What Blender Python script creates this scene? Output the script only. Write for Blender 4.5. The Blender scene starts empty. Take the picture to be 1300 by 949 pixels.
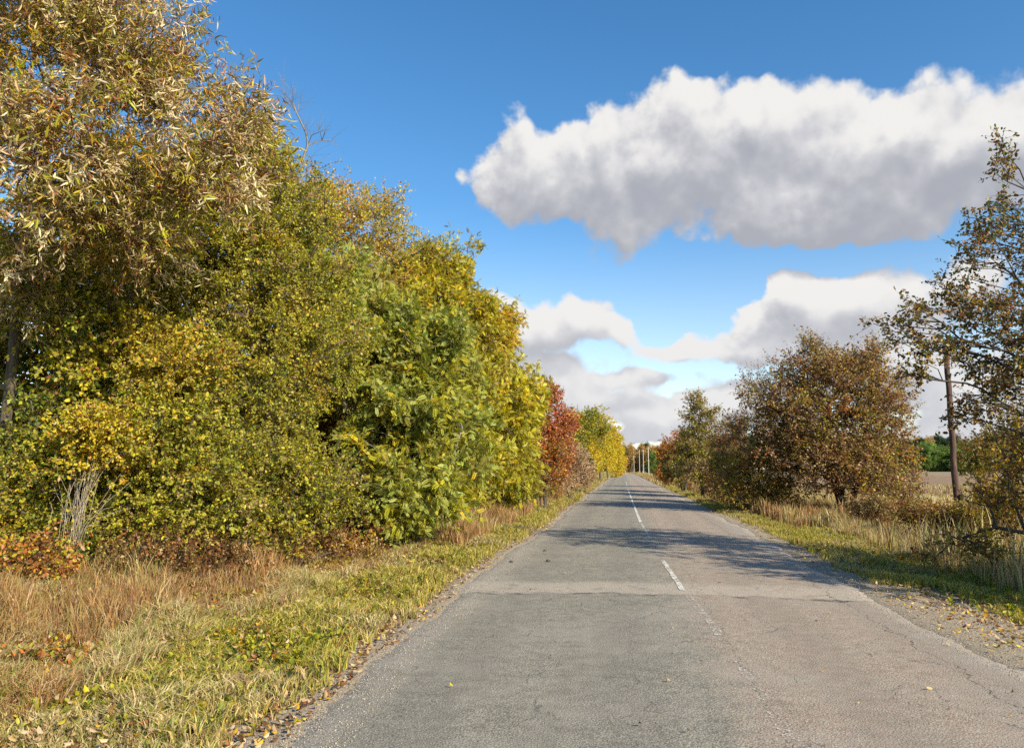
import bpy, math, random
import numpy as np
from mathutils import Vector
SC = bpy.context.scene
COL = SC.collection
rng = np.random.default_rng(7)
# ------------------------------------------------------------------ camera numbers
F = 1011.1; EYE = 1.7
PIT = math.atan(165/F); YAW = math.atan(141/F*math.cos(PIT))
cp, sp, cy, sy = math.cos(PIT), math.sin(PIT), math.cos(YAW), math.sin(YAW)
FW = np.array((-sy*cp, cy*cp, sp)); RT = np.array((cy, sy, 0)); UP = np.array((sy*sp, -cy*sp, cp))
def ray(px, py): return FW + (px-650)/F*RT + (430-py)/F*UP
def spot(px, Y):
    """ground spot seen in column px at distance Y along the road"""
    a = (px-650)/F
    # on the horizon row
    d = ray(px, 595); t = Y/d[1]; return (t*d[0], Y)
def pt(px, py, Y):
    d = ray(px, py); t = Y/d[1]; return np.array((0, 0, EYE)) + t*d
def bl(px, py, Y, rx, rz, ry=None):
    """crown lobe: real centre and real radii in metres"""
    c = pt(px, py, Y); dep = float((c-np.array((0, 0, EYE)))@FW); k = dep/F
    ax = rx*k; return (c, np.array((ax, ry if ry else ax, rz*k)))
# ------------------------------------------------------------------ mesh helpers
def mesh_obj(name, V, faces, mat, parent=None, col=None, smooth=False):
    """faces: (loop_verts, loop_totals) or list of lists"""
    me = bpy.data.meshes.new(name)
    V = np.asarray(V, dtype=np.float32).reshape(-1, 3)
    if isinstance(faces, tuple): lv, lt = faces
    else:
        lt = np.array([len(f) for f in faces], dtype=np.int32)
        lv = np.array([i for f in faces for i in f], dtype=np.int32)
    lv = np.asarray(lv, dtype=np.int32); lt = np.asarray(lt, dtype=np.int32)
    me.vertices.add(len(V)); me.vertices.foreach_set('co', V.ravel())
    me.loops.add(len(lv)); me.loops.foreach_set('vertex_index', lv)
    me.polygons.add(len(lt))
    st = np.zeros(len(lt), dtype=np.int32); st[1:] = np.cumsum(lt)[:-1]
    me.polygons.foreach_set('loop_start', st)
    if smooth: me.polygons.foreach_set('use_smooth', np.ones(len(lt), dtype=bool))
    me.update(calc_edges=True)
    if col is not None:
        a = me.attributes.new('leafcol', 'FLOAT_COLOR', 'FACE')
        c = np.ones((len(lt), 4), dtype=np.float32); c[:, :3] = col
        a.data.foreach_set('color', c.ravel())
    me.materials.append(mat)
    o = bpy.data.objects.new(name, me); COL.objects.link(o)
    if parent is not None: o.parent = parent
    return o
def tag(o, label=None, cat=None, group=None, kind=None):
    if label: o['label'] = label
    if cat: o['category'] = cat
    if group: o['group'] = group
    if kind: o['kind'] = kind
    return o
def thing(name, loc, label, cat, group=None):
    o = bpy.data.objects.new(name, None); COL.objects.link(o); o.location = loc
    o.empty_display_size = .3
    return tag(o, label, cat, group)
def dup(root, loc, rz=0, s=1, label=None, group=None):
    r = root.copy(); COL.objects.link(r); r.location = loc; r.rotation_euler = (0, 0, rz)
    r.scale = (s, s, s) if not isinstance(s, tuple) else s
    if label: r['label'] = label
    if group: r['group'] = group
    for ch in list(root.children):
        c = ch.copy(); COL.objects.link(c); c.parent = r
    return r
# ------------------------------------------------------------------ materials
def new_mat(name):
    m = bpy.data.materials.new(name); m.use_nodes = True
    nt = m.node_tree; nt.nodes.clear()
    return m, nt, nt.nodes, nt.links
class NT:
    """tiny node builder"""
    def __init__(s, nt): s.nt = nt; s.N = nt.nodes; s.L = nt.links
    def n(s, typ, **kw):
        x = s.N.new(typ)
        for k, v in kw.items(): setattr(x, k, v)
        return x
    def put(s, sock, v):
        if hasattr(v, 'is_output') or isinstance(v, bpy.types.NodeSocket): s.L.new(v, sock)
        else: sock.default_value = v
    def math(s, op, a, b=0.0, c=0.0, clamp=False):
        x = s.n('ShaderNodeMath', operation=op, use_clamp=clamp)
        s.put(x.inputs[0], a); s.put(x.inputs[1], b); s.put(x.inputs[2], c); return x.outputs[0]
    def noise(s, vec, scale, detail=3, rough=.55, dist=0.0, typ=None):
        x = s.n('ShaderNodeTexNoise'); s.put(x.inputs['Vector'], vec)
        x.inputs['Scale'].default_value = scale; x.inputs['Detail'].default_value = detail
        x.inputs['Roughness'].default_value = rough; x.inputs['Distortion'].default_value = dist
        return x
    def sstep(s, v, a, b):
        x = s.n('ShaderNodeMapRange', interpolation_type='SMOOTHSTEP')
        s.put(x.inputs['Value'], v); s.put(x.inputs['From Min'], a); s.put(x.inputs['From Max'], b)
        return x.outputs[0]
    def mix(s, f, a, b, blend='MIX'):
        x = s.n('ShaderNodeMix', data_type='RGBA', blend_type=blend)
        s.put(x.inputs[0], f)
        s.put(x.inputs[6], a if not isinstance(a, tuple) else (*a, 1)[:4]); s.put(x.inputs[7], b if not isinstance(b, tuple) else (*b, 1)[:4])
        return x.outputs[2]
    def ramp(s, f, stops):
        x = s.n('ShaderNodeValToRGB'); s.put(x.inputs[0], f); e = x.color_ramp.elements
        while len(e) < len(stops): e.new(.5)
        for q, (p, c) in zip(e, stops): q.position = p; q.color = (*c, 1)
        return x.outputs[0]
    def comb(s, x_, y_, z_):
        x = s.n('ShaderNodeCombineXYZ'); s.put(x.inputs[0], x_); s.put(x.inputs[1], y_); s.put(x.inputs[2], z_); return x.outputs[0]
def leaf_material(name, trans=.38, rough=.45, spec=.35):
    m, nt, N, L = new_mat(name); t = NT(nt)
    a = t.n('ShaderNodeAttribute', attribute_name='leafcol')
    p = t.n('ShaderNodeBsdfPrincipled'); L.new(a.outputs['Color'], p.inputs['Base Color'])
    p.inputs['Roughness'].default_value = rough; p.inputs['Specular IOR Level'].default_value = spec
    tr = t.n('ShaderNodeBsdfTranslucent')
    g = t.n('ShaderNodeHueSaturation'); g.inputs['Saturation'].default_value = 1.1; g.inputs['Value'].default_value = 1.15
    L.new(a.outputs['Color'], g.inputs['Color']); L.new(g.outputs[0], tr.inputs['Color'])
    mx = t.n('ShaderNodeMixShader'); mx.inputs[0].default_value = trans
    L.new(p.outputs[0], mx.inputs[1]); L.new(tr.outputs[0], mx.inputs[2])
    o = t.n('ShaderNodeOutputMaterial'); L.new(mx.outputs[0], o.inputs[0])
    return m
def bark_material(name, c1, c2, scale=14, lichen=None):
    m, nt, N, L = new_mat(name); t = NT(nt)
    tc = t.n('ShaderNodeTexCoord'); mp = t.n('ShaderNodeMapping'); mp.inputs['Scale'].default_value = (1, 1, .25)
    L.new(tc.outputs['Object'], mp.inputs[0])
    n1 = t.noise(mp.outputs[0], scale, 5, .65)
    c = t.ramp(n1.outputs[0], [(.3, c1), (.7, c2)])
    if lichen:
        n2 = t.noise(tc.outputs['Object'], 5, 4, .6)
        c = t.mix(t.sstep(n2.outputs[0], .55, .68), c, lichen)
    p = t.n('ShaderNodeBsdfPrincipled'); L.new(c, p.inputs['Base Color']); p.inputs['Roughness'].default_value = .9
    b = t.n('ShaderNodeBump'); b.inputs['Strength'].default_value = .6; b.inputs['Distance'].default_value = .02
    L.new(n1.outputs[0], b.inputs['Height']); L.new(b.outputs[0], p.inputs['Normal'])
    o = t.n('ShaderNodeOutputMaterial'); L.new(p.outputs[0], o.inputs[0])
    return m
LEAF = leaf_material('leaf')
DRYLEAF = leaf_material('dry_leaf', .25, .6, .2)
GRASS = leaf_material('grass_blade', .3, .6, .25)
BARK = bark_material('brown_bark', (.045, .035, .027), (.14, .115, .09))
BARKL = bark_material('lichen_bark', (.06, .045, .035), (.22, .19, .15), lichen=(.30, .26, .06))
BARKW = bark_material('willow_bark', (.035, .027, .02), (.15, .12, .085), 22, lichen=(.26, .22, .05))
BARKG = bark_material('grey_bark', (.12, .105, .085), (.26, .23, .19))
BARKP = bark_material('pine_bark', (.10, .05, .03), (.25, .13, .07))
# ------------------------------------------------------------------ instancer
def leaf_tmpl(kind):
    if kind == 'broad':
        V = [(0, 0, 0), (.45, -.36, .08), (1, 0, -.05), (.45, .36, .08)]; Fc = [[0, 1, 2, 3]]
    elif kind == 'oval':
        V = [(0, 0, 0), (.28, -.27, .06), (.72, -.24, .04), (1, 0, -.10), (.72, .24, .04), (.28, .27, .06)]
        Fc = [[0, 1, 2, 3], [0, 3, 4, 5]]
    elif kind == 'lance':
        V = [(0, 0, 0), (.3, -.095, .03), (.68, -.075, -.02), (1, 0, -.16), (.68, .075, -.02), (.3, .095, .03)]
        Fc = [[0, 1, 2, 3], [0, 3, 4, 5]]
    elif kind == 'compound':
        V = []; Fc = []
        n = 6
        for i in range(n+1):
            x = .15+.85*i/n; z = -.22*x*x
            for s in ((-1, 1) if i < n else (0,)):
                a = math.radians(62)*s; l = .27*(1-.25*abs(i/n-.45)); w = .17*l/.27*.62
                dx, dy = math.cos(a), math.sin(a); px, py = -dy, dx; k = len(V)
                for u, v, zz in ((0, 0, 0), (.5, -w/l, .02), (1, 0, -.05), (.5, w/l, .02)):
                    V.append((x+dx*l*u+px*l*v, dy*l*u+py*l*v, z+zz*.6))
                Fc.append([k, k+1, k+2, k+3])
    elif kind == 'needle':
        V = []; Fc = []
        r = random.Random(5)
        for i in range(9):
            a = r.uniform(-1.1, 1.1); b = r.uniform(-1.1, 1.1); x = r.uniform(0, .4)
            d = Vector((math.cos(a)*math.cos(b), math.sin(a), math.sin(b))).normalized()*.6
            s = d.cross(Vector((r.random(), r.random(), r.random()))).normalized()*.05; k = len(V); p = Vector((x, 0, 0))
            for q in (p-s*.3, p+d*.5-s, p+d, p+d*.5+s): V.append(tuple(q))
            Fc.append([k, k+1, k+2, k+3])
    return np.array(V), Fc
def instance(T, Fc, pos, D, B, Nn, size):
    """template vertices along (D,B,Nn)"""
    K = len(pos); n = len(T)
    V = pos[:, None, :]+size[:, None, None]*(T[None, :, 0:1]*D[:, None, :]+T[None, :, 1:2]*B[:, None, :]+T[None, :, 2:3]*Nn[:, None, :])
    lt = np.tile([len(f) for f in Fc], K)
    base = np.concatenate(Fc); lv = (np.arange(K)[:, None]*n+base[None, :]).ravel()
    return V.reshape(-1, 3), lv, lt
def unit(a): return a/np.maximum(np.linalg.norm(a, axis=-1, keepdims=True), 1e-9)
def join(parts):
    Vs, lvs, lts, k = [], [], [], 0
    for V, lv, lt in parts:
        Vs.append(V); lvs.append(lv+k); lts.append(lt); k += len(V)
    return np.concatenate(Vs), (np.concatenate(lvs), np.concatenate(lts))
def pick(pal, n, r, cl=None, keep=.55):
    C = np.array([c for c, w in pal]); W = np.array([w for c, w in pal], float); W /= W.sum()
    i = r.choice(len(C), n, p=W)
    if cl is not None:
        j = r.choice(len(C), cl.max()+1, p=W)[cl]; m = r.random(n) < keep; i = np.where(m, j, i)
    c = C[i]*r.uniform(.78, 1.22, (n, 1))
    c = c*r.uniform(.9, 1.1, (n, 3))
    return np.clip(c, .005, .8)
# ------------------------------------------------------------------ trees
def tube_chain(P, R, sides):
    P = np.asarray(P); R = np.asarray(R); n = len(P)
    T = np.gradient(P, axis=0); T = unit(T)
    ref = np.array((0.13, .31, .94)) if abs(T[0, 2]) < .8 else np.array((1., .2, .1))
    A = unit(np.cross(T, ref)); Bv = np.cross(T, A)
    th = np.arange(sides)*2*math.pi/sides
    V = P[:, None, :]+R[:, None, None]*(np.cos(th)[None, :, None]*A[:, None, :]+np.sin(th)[None, :, None]*Bv[:, None, :])
    i = np.arange(n-1)[:, None]*sides; j = np.arange(sides)[None, :]; j2 = (j+1) % sides
    q = np.stack([i+j, i+j2, i+sides+j2, i+sides+j], -1).reshape(-1)
    return V.reshape(-1, 3), q, np.full((n-1)*sides, 4)
def sample_blobs(blobs, n, r, shell=.45, base_z=.15):
    vol = np.array([np.prod(b[1])**.75 for b in blobs]); vol /= vol.sum()
    out = []
    ph = r.uniform(0, 6.28, (4, 3)); fr = r.uniform(1.5, 4.5, (4, 3))
    k = r.choice(len(blobs), n, p=vol)
    d = unit(r.normal(size=(n, 3)))
    rad = r.random(n)**shell
    wob = 1+.16*sum(np.sin(d[:, 0]*fr[i, 0]*2+ph[i, 0])*np.sin(d[:, 1]*fr[i, 1]*2+ph[i, 1]+d[:, 2]*fr[i, 2]) for i in range(4))
    C = np.array([b[0] for b in blobs])[k]; Rr = np.array([b[1] for b in blobs])[k]
    P = C+d*Rr*(rad*wob)[:, None]
    P[:, 2] = np.where(P[:, 2] < base_z, base_z+r.random(n)*.5, P[:, 2])
    return P
def skeleton(stems, attr, step, r, path_w=.3, arch=.10):
    P = []; par = []; plen = []
    for st in stems:
        prev = -1
        for q in st:
            P.append(np.array(q, float)); par.append(prev)
            plen.append(0 if prev < 0 else plen[prev]+np.linalg.norm(P[-1]-P[prev])); prev = len(P)-1
    cap = len(P)+len(attr)*30
    A = np.zeros((cap, 3)); A[:len(P)] = P; PL = np.zeros(cap); PL[:len(P)] = plen; n = len(P)
    origin = P[0]; tips = []
    order = np.argsort(np.linalg.norm(attr-np.array(stems[0][-1]), axis=1))
    low = max(1, 1)
    for i in order:
        a = attr[i]
        dd = np.linalg.norm(A[:n]-a, axis=1)
        c = dd+path_w*PL[:n]+.8*np.maximum(0, A[:n, 2]-a[2]+.1)
        k = int(np.argmin(c)); d = dd[k]; m = max(1, min(28, int(d/step))); prev = k
        s = A[k].copy(); amp = arch*d
        for j in range(1, m+1):
            t = j/m; q = s+(a-s)*t
            if j < m: q = q+r.normal(size=3)*.10*step; q[2] += amp*math.sin(math.pi*t)*.6
            A[n] = q; PL[n] = PL[prev]+d/m; par.append(prev); prev = n; n += 1
            if n >= cap-1: break
        tips.append(prev)
        if n >= cap-40: break
    return A[:n], np.array(par), np.array(tips)
def tree(name, label, cat, base, stems, blobs, pal, nA=300, nT=8, nL=20, twig=.45, leaf='broad', lsize=.05,
         trunk_r=.12, bark=BARK, leafmat=LEAF, seed=1, group=None, shell=.45, droop=.1, up=.15, spread=.10,
         patches=(), step=.45, twigs=True, minr=.004, path_w=.3, keep=.5, normal_up=.5, size_var=.3, rootpart='trunk', crownpart='crown', pos=None):
    r = np.random.default_rng(seed)
    b = np.array((base[0], base[1], 0.0))
    blobs = [(np.asarray(c)-b, np.asarray(rd)) for c, rd in blobs]
    stems = [[np.asarray(q, float)-b if absd else np.asarray(q, float) for q in st] for st, absd in stems]
    attr = sample_blobs(blobs, nA, r, shell)
    A, par, tips = skeleton(stems, attr, step, r, path_w)
    n = len(A); w = np.zeros(n); w[tips] = 1.
    kids = [[] for _ in range(n)]
    for i in range(n-1, -1, -1):
        if w[i] == 0: w[i] = 1.
        if par[i] >= 0: kids[par[i]].append(i)
    acc = np.zeros(n)
    for i in range(n-1, -1, -1):
        if not kids[i]: acc[i] = 1.
        if par[i] >= 0: acc[par[i]] += acc[i]
    rad = acc**.46; rad = rad/rad[par < 0].max()*trunk_r
    rad = np.maximum(rad, minr*1.2)
    root = thing(name, (b[0], b[1], 0) if pos is None else pos, label, cat, group)
    parts = []
    start = [i for i in range(n) if par[i] < 0]
    stack = [(s, None) for s in start]
    while stack:
        i, p0 = stack.pop()
        Pn = [A[i]] if p0 is None else [A[p0], A[i]]
        Rn = [rad[i]*1.25] if p0 is None else [min(rad[i]*1.3, rad[p0]), rad[i]]
        while kids[i]:
            ks = sorted(kids[i], key=lambda q: -acc[q])
            for q in ks[1:]: stack.append((q, i))
            i = ks[0]; Pn.append(A[i]); Rn.append(rad[i])
        if len(Pn) < 2: continue
        mr = max(Rn); parts.append(tube_chain(Pn, Rn, 9 if mr > .06 else 6 if mr > .02 else 4 if mr > .01 else 3))
    # twigs
    org = np.array([A[t]-A[par[t]] if par[t] >= 0 else (0, 0, 1) for t in tips])
    org = unit(org); nt_ = len(tips)
    cen = np.mean([b_[0] for b_ in blobs], axis=0)
    outw = unit(A[tips]-cen)
    S = np.repeat(A[tips], nT, axis=0)+r.normal(size=(nt_*nT, 3))*spread
    D = unit(np.repeat(org*.5+outw*.35, nT, axis=0)+r.normal(size=(nt_*nT, 3))*.75+np.array((0, 0, up)))
    Ln = twig*r.uniform(.5, 1.25, nt_*nT)
    M1 = S+D*(Ln*.5)[:, None]; D2 = unit(D+np.array((0, 0, -droop*1.5))+r.normal(size=D.shape)*.15); E2 = M1+D2*(Ln*.5)[:, None]
    if twigs:
        side = unit(np.cross(D, r.normal(size=D.shape))); sd2 = unit(np.cross(D, side))
        K = len(S); q = np.stack([side, -.5*side+.87*sd2, -.5*side-.87*sd2], 1)
        V = np.concatenate([S[:, None]+q*minr, M1[:, None]+q*minr*.7, E2[:, None]+q*minr*.25], 1).reshape(-1, 3)
        fb = np.array([[0, 1, 4, 3], [1, 2, 5, 4], [2, 0, 3, 5], [3, 4, 7, 6], [4, 5, 8, 7], [5, 3, 6, 8]]).ravel()
        parts.append((V, (np.arange(K)[:, None]*9+fb[None]).ravel(), np.full(K*6, 4)))
    V, fc = join(parts)
    mesh_obj(rootpart, V, fc, bark, root, smooth=True)
    if nL:
        K = len(S)*nL; rep = lambda x: np.repeat(x, nL, axis=0)
        t = r.random(K)**.8
        a = np.where((t < .5)[:, None], rep(S)+(rep(M1)-rep(S))*(t*2)[:, None], rep(M1)+(rep(E2)-rep(M1))*(t*2-1)[:, None])
        a = a+r.normal(size=(K, 3))*lsize*.25
        DD = unit(rep(D)*.6+r.normal(size=(K, 3))*.65+np.array((0, 0, -droop*2.2)))
        NN = unit(r.normal(size=(K, 3))*.8+np.array((0, 0, normal_up)))
        BB = unit(np.cross(NN, DD)); NN = np.cross(DD, BB)
        sz = lsize*np.clip(1+r.normal(size=K)*size_var, .45, 1.8)
        T, Fc = leaf_tmpl(leaf); V, lv, lt = instance(T, Fc, a, DD, BB, NN, sz)
        cl = np.repeat(np.arange(nt_), nT*nL)
        c = pick(pal, K, r, cl, keep)
        for (pc, pr, pp) in patches:
            dd = np.linalg.norm((a-(np.asarray(pc)-b)), axis=1)
            m = (dd+r.normal(size=K)*.25*pr) < pr
            if m.any(): c[m] = pick(pp, int(m.sum()), r)
        c = np.repeat(c, len(Fc), axis=0)
        mesh_obj(crownpart, V, (lv, lt), leafmat, root, col=c)
    return root
def trunk(x, y, h, lean=(0, 0), wob=.08, n=6, seed=0, z0=-.1):
    r = random.Random(seed); out = []
    for i in range(n+1):
        t = i/n
        out.append((lean[0]*t+r.uniform(-wob, wob)*t, lean[1]*t+r.uniform(-wob, wob)*t, z0+(h-z0)*t))
    return (out, False)
def multi(h, k, spread=.5, seed=0, wob=.08):
    r = random.Random(seed); out = []
    for i in range(k):
        a = 6.283*i/k+r.uniform(-.4, .4); l = spread*r.uniform(.4, 1)*h; hh = h*r.uniform(.7, 1.1); b0 = .12*r.random()
        out.append(([(math.cos(a)*(b0+l*t**1.2)+r.uniform(-wob, wob)*t, math.sin(a)*(b0+l*t**1.2)+r.uniform(-wob, wob)*t, -.08+hh*t) for t in (0, .25, .5, .75, 1)], False))
    return out
# palettes (real leaf colours, linear)
GREEN = (.19, .225, .025); DGREEN = (.08, .12, .02); YGREEN = (.44, .405, .035); OLIVE = (.30, .255, .045); YEL = (.62, .48, .03)
GOLD = (.58, .35, .035); TAN = (.50, .34, .16); PALE = (.76, .61, .37); BROWN = (.14, .075, .03); ORANGE = (.52, .18, .03); RED = (.40, .07, .035)
RUST = (.30, .125, .04); LGREEN = (.33, .36, .08); STRAW = (.45, .34, .15)
P_WILLOW = [(PALE, 3.4), (TAN, 3), (GOLD, 1.4), (BROWN, 1.3), (OLIVE, 4), (RUST, 1.2), (YGREEN, 2)]
P_MAIN = [(YGREEN, 4.5), (GREEN, 2), (OLIVE, 3.2), (YEL, .5), (DGREEN, .4), (GOLD, .3), (TAN, .4)]
P_SHADE = [(GREEN, 3), (YGREEN, 3.2), (DGREEN, .8), (YEL, .8), (OLIVE, 2), (RUST, .5), (LGREEN, 1)]
P_VINE = [(YEL, 3), (GOLD, 2), (YGREEN, 3), (TAN, 1), (RUST, .6)]
P_BIRCH = [(GOLD, 2.5), (OLIVE, 3), (YEL, 1.5), (TAN, 1.5), (YGREEN, 2)]
P_ROB = [(LGREEN, 5), (YGREEN, 2.5), (GREEN, 1.5), (OLIVE, 1.5), (YEL, .4)]
P_ROBY = [(YGREEN, 4.5), (YEL, 1.7), (GOLD, .6), (OLIVE, 3)]
P_RED = [(RED, 1.6), (ORANGE, 2.6), ((.50, .20, .12), 3), (RUST, 1.5), (GOLD, .8), (TAN, 1.2)]
P_RUST = [(RUST, 3), (ORANGE, 2), (BROWN, 2), (GOLD, 1), (OLIVE, 1)]
P_YEL = [(YEL, 5), (GOLD, 2), (YGREEN, 2)]
P_TAN = [(TAN, 4), (STRAW, 2), (RUST, 1.2), (BROWN, 1)]
P_BROWNG = [(BROWN, 2.6), (OLIVE, 2.2), (RUST, 2.0), ((.42, .27, .13), 3.0), (YGREEN, .6), (GOLD, .4)]
P_OLIVE = [(OLIVE, 4), (GREEN, 1), (TAN, 2), (YGREEN, 1), (BROWN, 2)]
P_DARK = [(DGREEN, 4), (GREEN, 2), (BROWN, .6)]
P_PEAR = [((.16, .14, .035), 3), (BROWN, 3), (GOLD, .8), (TAN, 1.2), (DGREEN, 1.4), (ORANGE, .2)]
# ================================================================== GROUND
def edge_l(y): return -2.33+.10*np.sin(y*.31)+.05*np.sin(y*1.3+1)+.02*np.sin(y*4.1)
def edge_r(y): return 3.40+.10*np.sin(y*.23+2)+.05*np.sin(y*1.1)+.02*np.sin(y*3.7)
def bend(y): return -np.maximum(0, y-330)**2*.0022
def gz(x, y):
    x = np.asarray(x, float); y = np.asarray(y, float)
    n = .035*np.sin(x*1.7+y*.6)*np.sin(y*1.1-x*.3)+.02*np.sin(x*4.1+1)*np.sin(y*3.3+2)+.012*np.sin(x*9+y*4)*np.sin(y*8.3-x)
    dl = edge_l(y)-x; dr = x-edge_r(y)
    s = lambda t: np.clip(t, 0, 1)**2*(3-2*np.clip(t, 0, 1))
    zl = .0-.06*s(dl/1.5)+.22*s((dl-2.5)/4)
    zr = .0-.10*s(dr/2.0)-.10*s((dr-2)/2)
    off = np.maximum(dl, dr)
    z = np.where(dl > 0, zl, zr)+n*s(off/1.2)
    z = np.where(off < 0, -.09*s(-off/.3)-.0, z)
    far = s((np.hypot(x, y)-60)/240)
    z = z+np.where(x > 8, 1.0*far*s((x-8)/40), 0)
    return z
def axis(segs):
    out = []
    for a, b_, st in segs: out += list(np.arange(a, b_, st))
    out.append(segs[-1][1]); return np.array(out)
gx = np.concatenate([-np.geomspace(3500, 14, 40), axis([(-13.5, -3, .16), (-3, 4.5, .10), (4.5, 13.5, .16)]), np.geomspace(14, 3500, 40)])
gy = np.concatenate([[-3500, -800, -200, -60, -20, -8, -2], axis([(0, 24, .13), (24, 60, .5), (60, 140, 2)]), np.geomspace(140, 5000, 50)])
X, Y = np.meshgrid(gx, gy); Z = gz(X, Y); nx, ny = len(gx), len(gy)
ii = (np.arange(ny-1)[:, None]*nx+np.arange(nx-1)[None]).ravel()
gfaces = (np.stack([ii, ii+1, ii+nx+1, ii+nx], 1).ravel(), np.full(len(ii), 4))
m, nt, N, L = new_mat('ground_soil'); t = NT(nt)
tc = t.n('ShaderNodeTexCoord'); ob = tc.outputs['Object']
sx = t.n('ShaderNodeSeparateXYZ'); L.new(ob, sx.inputs[0])
n1 = t.noise(ob, .9, 5, .6); n2 = t.noise(ob, 35, 4, .7); n3 = t.noise(ob, 4.5, 5, .65); n4 = t.noise(ob, .05, 4, .6)
grass_c = t.ramp(n3.outputs[0], [(.25, (.07, .06, .022)), (.5, (.15, .13, .045)), (.75, (.26, .20, .09))])
soil_c = t.ramp(n2.outputs[0], [(.3, (.20, .16, .11)), (.7, (.44, .375, .28))])
# gravel shoulder close to the asphalt
ax_ = t.math('ABSOLUTE', t.math('SUBTRACT', sx.outputs[0], .55))
jit = t.math('MULTIPLY_ADD', n1.outputs[0], 1.4, -.7)
sh = t.math('SUBTRACT', 1, t.sstep(t.math('ADD', ax_, jit), 3.1, 3.7))
wide = t.math('MULTIPLY', t.sstep(t.math('MULTIPLY', sx.outputs[1], -1), -13.5, -11.5), t.math('MULTIPLY', t.sstep(sx.outputs[0], 3.0, 3.4), t.math('SUBTRACT', 1, t.sstep(t.math('ADD', sx.outputs[0], t.math('MULTIPLY', jit, .8)), 4.5, 5.0))))
c = t.mix(t.math('MAXIMUM', sh, wide), grass_c, soil_c)
# field on the right: pale stubble, then brown weeds
fx = t.sstep(sx.outputs[0], 11, 14)
yy = t.math('MULTIPLY_ADD', n4.outputs[0], 26, sx.outputs[1])
fcol = t.mix(t.sstep(yy, 72, 84), t.ramp(n1.outputs[0], [(.3, (.42, .33, .15)), (.7, (.62, .52, .26))]),
             t.ramp(n1.outputs[0], [(.3, (.20, .13, .08)), (.7, (.33, .23, .14))]))
fcol = t.mix(t.sstep(yy, 165, 200), fcol, t.ramp(n3.outputs[0], [(.3, (.22, .17, .10)), (.7, (.32, .26, .17))]))
c = t.mix(fx, c, fcol)
p = t.n('ShaderNodeBsdfPrincipled'); L.new(c, p.inputs['Base Color']); p.inputs['Roughness'].default_value = 1; p.inputs['Specular IOR Level'].default_value = .1
b = t.n('ShaderNodeBump'); b.inputs['Distance'].default_value = .03; b.inputs['Strength'].default_value = .8; L.new(n2.outputs[0], b.inputs['Height']); L.new(b.outputs[0], p.inputs['Normal'])
o = t.n('ShaderNodeOutputMaterial'); L.new(p.outputs[0], o.inputs[0])
tag(mesh_obj('ground', np.stack([X, Y, Z], -1), gfaces, m, smooth=True), kind='structure')
# ================================================================== ROAD
ry = np.concatenate([[-30, -10], axis([(-2, 26, .12), (26, 80, .6), (80, 420, 3)])])
U = np.linspace(0, 1, 40)
RX = edge_l(ry)[:, None]*(1-U)[None]+edge_r(ry)[:, None]*U[None]+bend(ry)[:, None]; RY = np.repeat(ry[:, None], 40, 1)
RX[:, 0] += .05*np.random.default_rng(3).normal(size=len(ry))*.9; RX[:, -1] += .05*np.random.default_rng(4).normal(size=len(ry))*.9
RZ = .035*(1-(2*U-1)**2)[None]+.003*np.sin(RX*1.1+RY*.3)*np.sin(RY*.5)+.012
RZ[:, 0] = -.03; RZ[:, -1] = -.03
def road_z(x, y):
    u = (x-edge_l(y))/(edge_r(y)-edge_l(y)); return .035*(1-(2*u-1)**2)+.003*np.sin(x*1.1+y*.3)*np.sin(y*.5)+.012
m, nt, N, L = new_mat('asphalt'); t = NT(nt)
tc = t.n('ShaderNodeTexCoord'); ob = tc.outputs['Object']; sx = t.n('ShaderNodeSeparateXYZ'); L.new(ob, sx.inputs[0]); x_, y_ = sx.outputs[0], sx.outputs[1]
vor = t.n('ShaderNodeTexVoronoi'); L.new(ob, vor.inputs['Vector']); vor.inputs['Scale'].default_value = 62
fine = t.noise(ob, 95, 3, .7); med = t.noise(ob, 7, 5, .65); big = t.noise(ob, .8, 4, .6); wig = t.noise(ob, 1.6, 4, .6)
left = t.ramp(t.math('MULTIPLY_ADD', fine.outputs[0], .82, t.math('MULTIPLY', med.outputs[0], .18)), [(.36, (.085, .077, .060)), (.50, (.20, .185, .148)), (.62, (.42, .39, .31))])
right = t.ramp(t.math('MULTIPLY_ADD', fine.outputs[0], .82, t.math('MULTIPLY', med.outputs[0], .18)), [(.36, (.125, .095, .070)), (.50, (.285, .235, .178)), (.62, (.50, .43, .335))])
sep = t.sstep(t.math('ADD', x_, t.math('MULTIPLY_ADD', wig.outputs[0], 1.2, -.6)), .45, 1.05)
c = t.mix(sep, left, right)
pink = t.math('MULTIPLY', t.math('MULTIPLY', t.sstep(vor.outputs['Color'], .70, .82), sep), .8)
c = t.mix(pink, c, (.36, .235, .19))
wht = t.math('MULTIPLY', t.sstep(fine.outputs[0], .63, .72), .6)
c = t.mix(wht, c, (.50, .48, .43))
# worn wheel tracks and stains
blot = t.sstep(big.outputs[0], .42, .68)
c = t.mix(t.math('MULTIPLY', blot, .42), c, (.33, .295, .245))
dk = t.noise(ob, 2.3, 5, .7); c = t.mix(t.math('MULTIPLY', t.sstep(dk.outputs[0], .60, .74), .5), c, (.10, .095, .085))
for tx in (-1.45, .0, 1.75, 2.9):
    wt_ = t.math('ABSOLUTE', t.math('SUBTRACT', t.math('ADD', x_, t.math('MULTIPLY_ADD', wig.outputs[0], .5, -.25)), tx))
    c = t.mix(t.math('MULTIPLY', t.math('SUBTRACT', 1, t.sstep(wt_, .12, .42)), .16), c, (.13, .122, .105))
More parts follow.
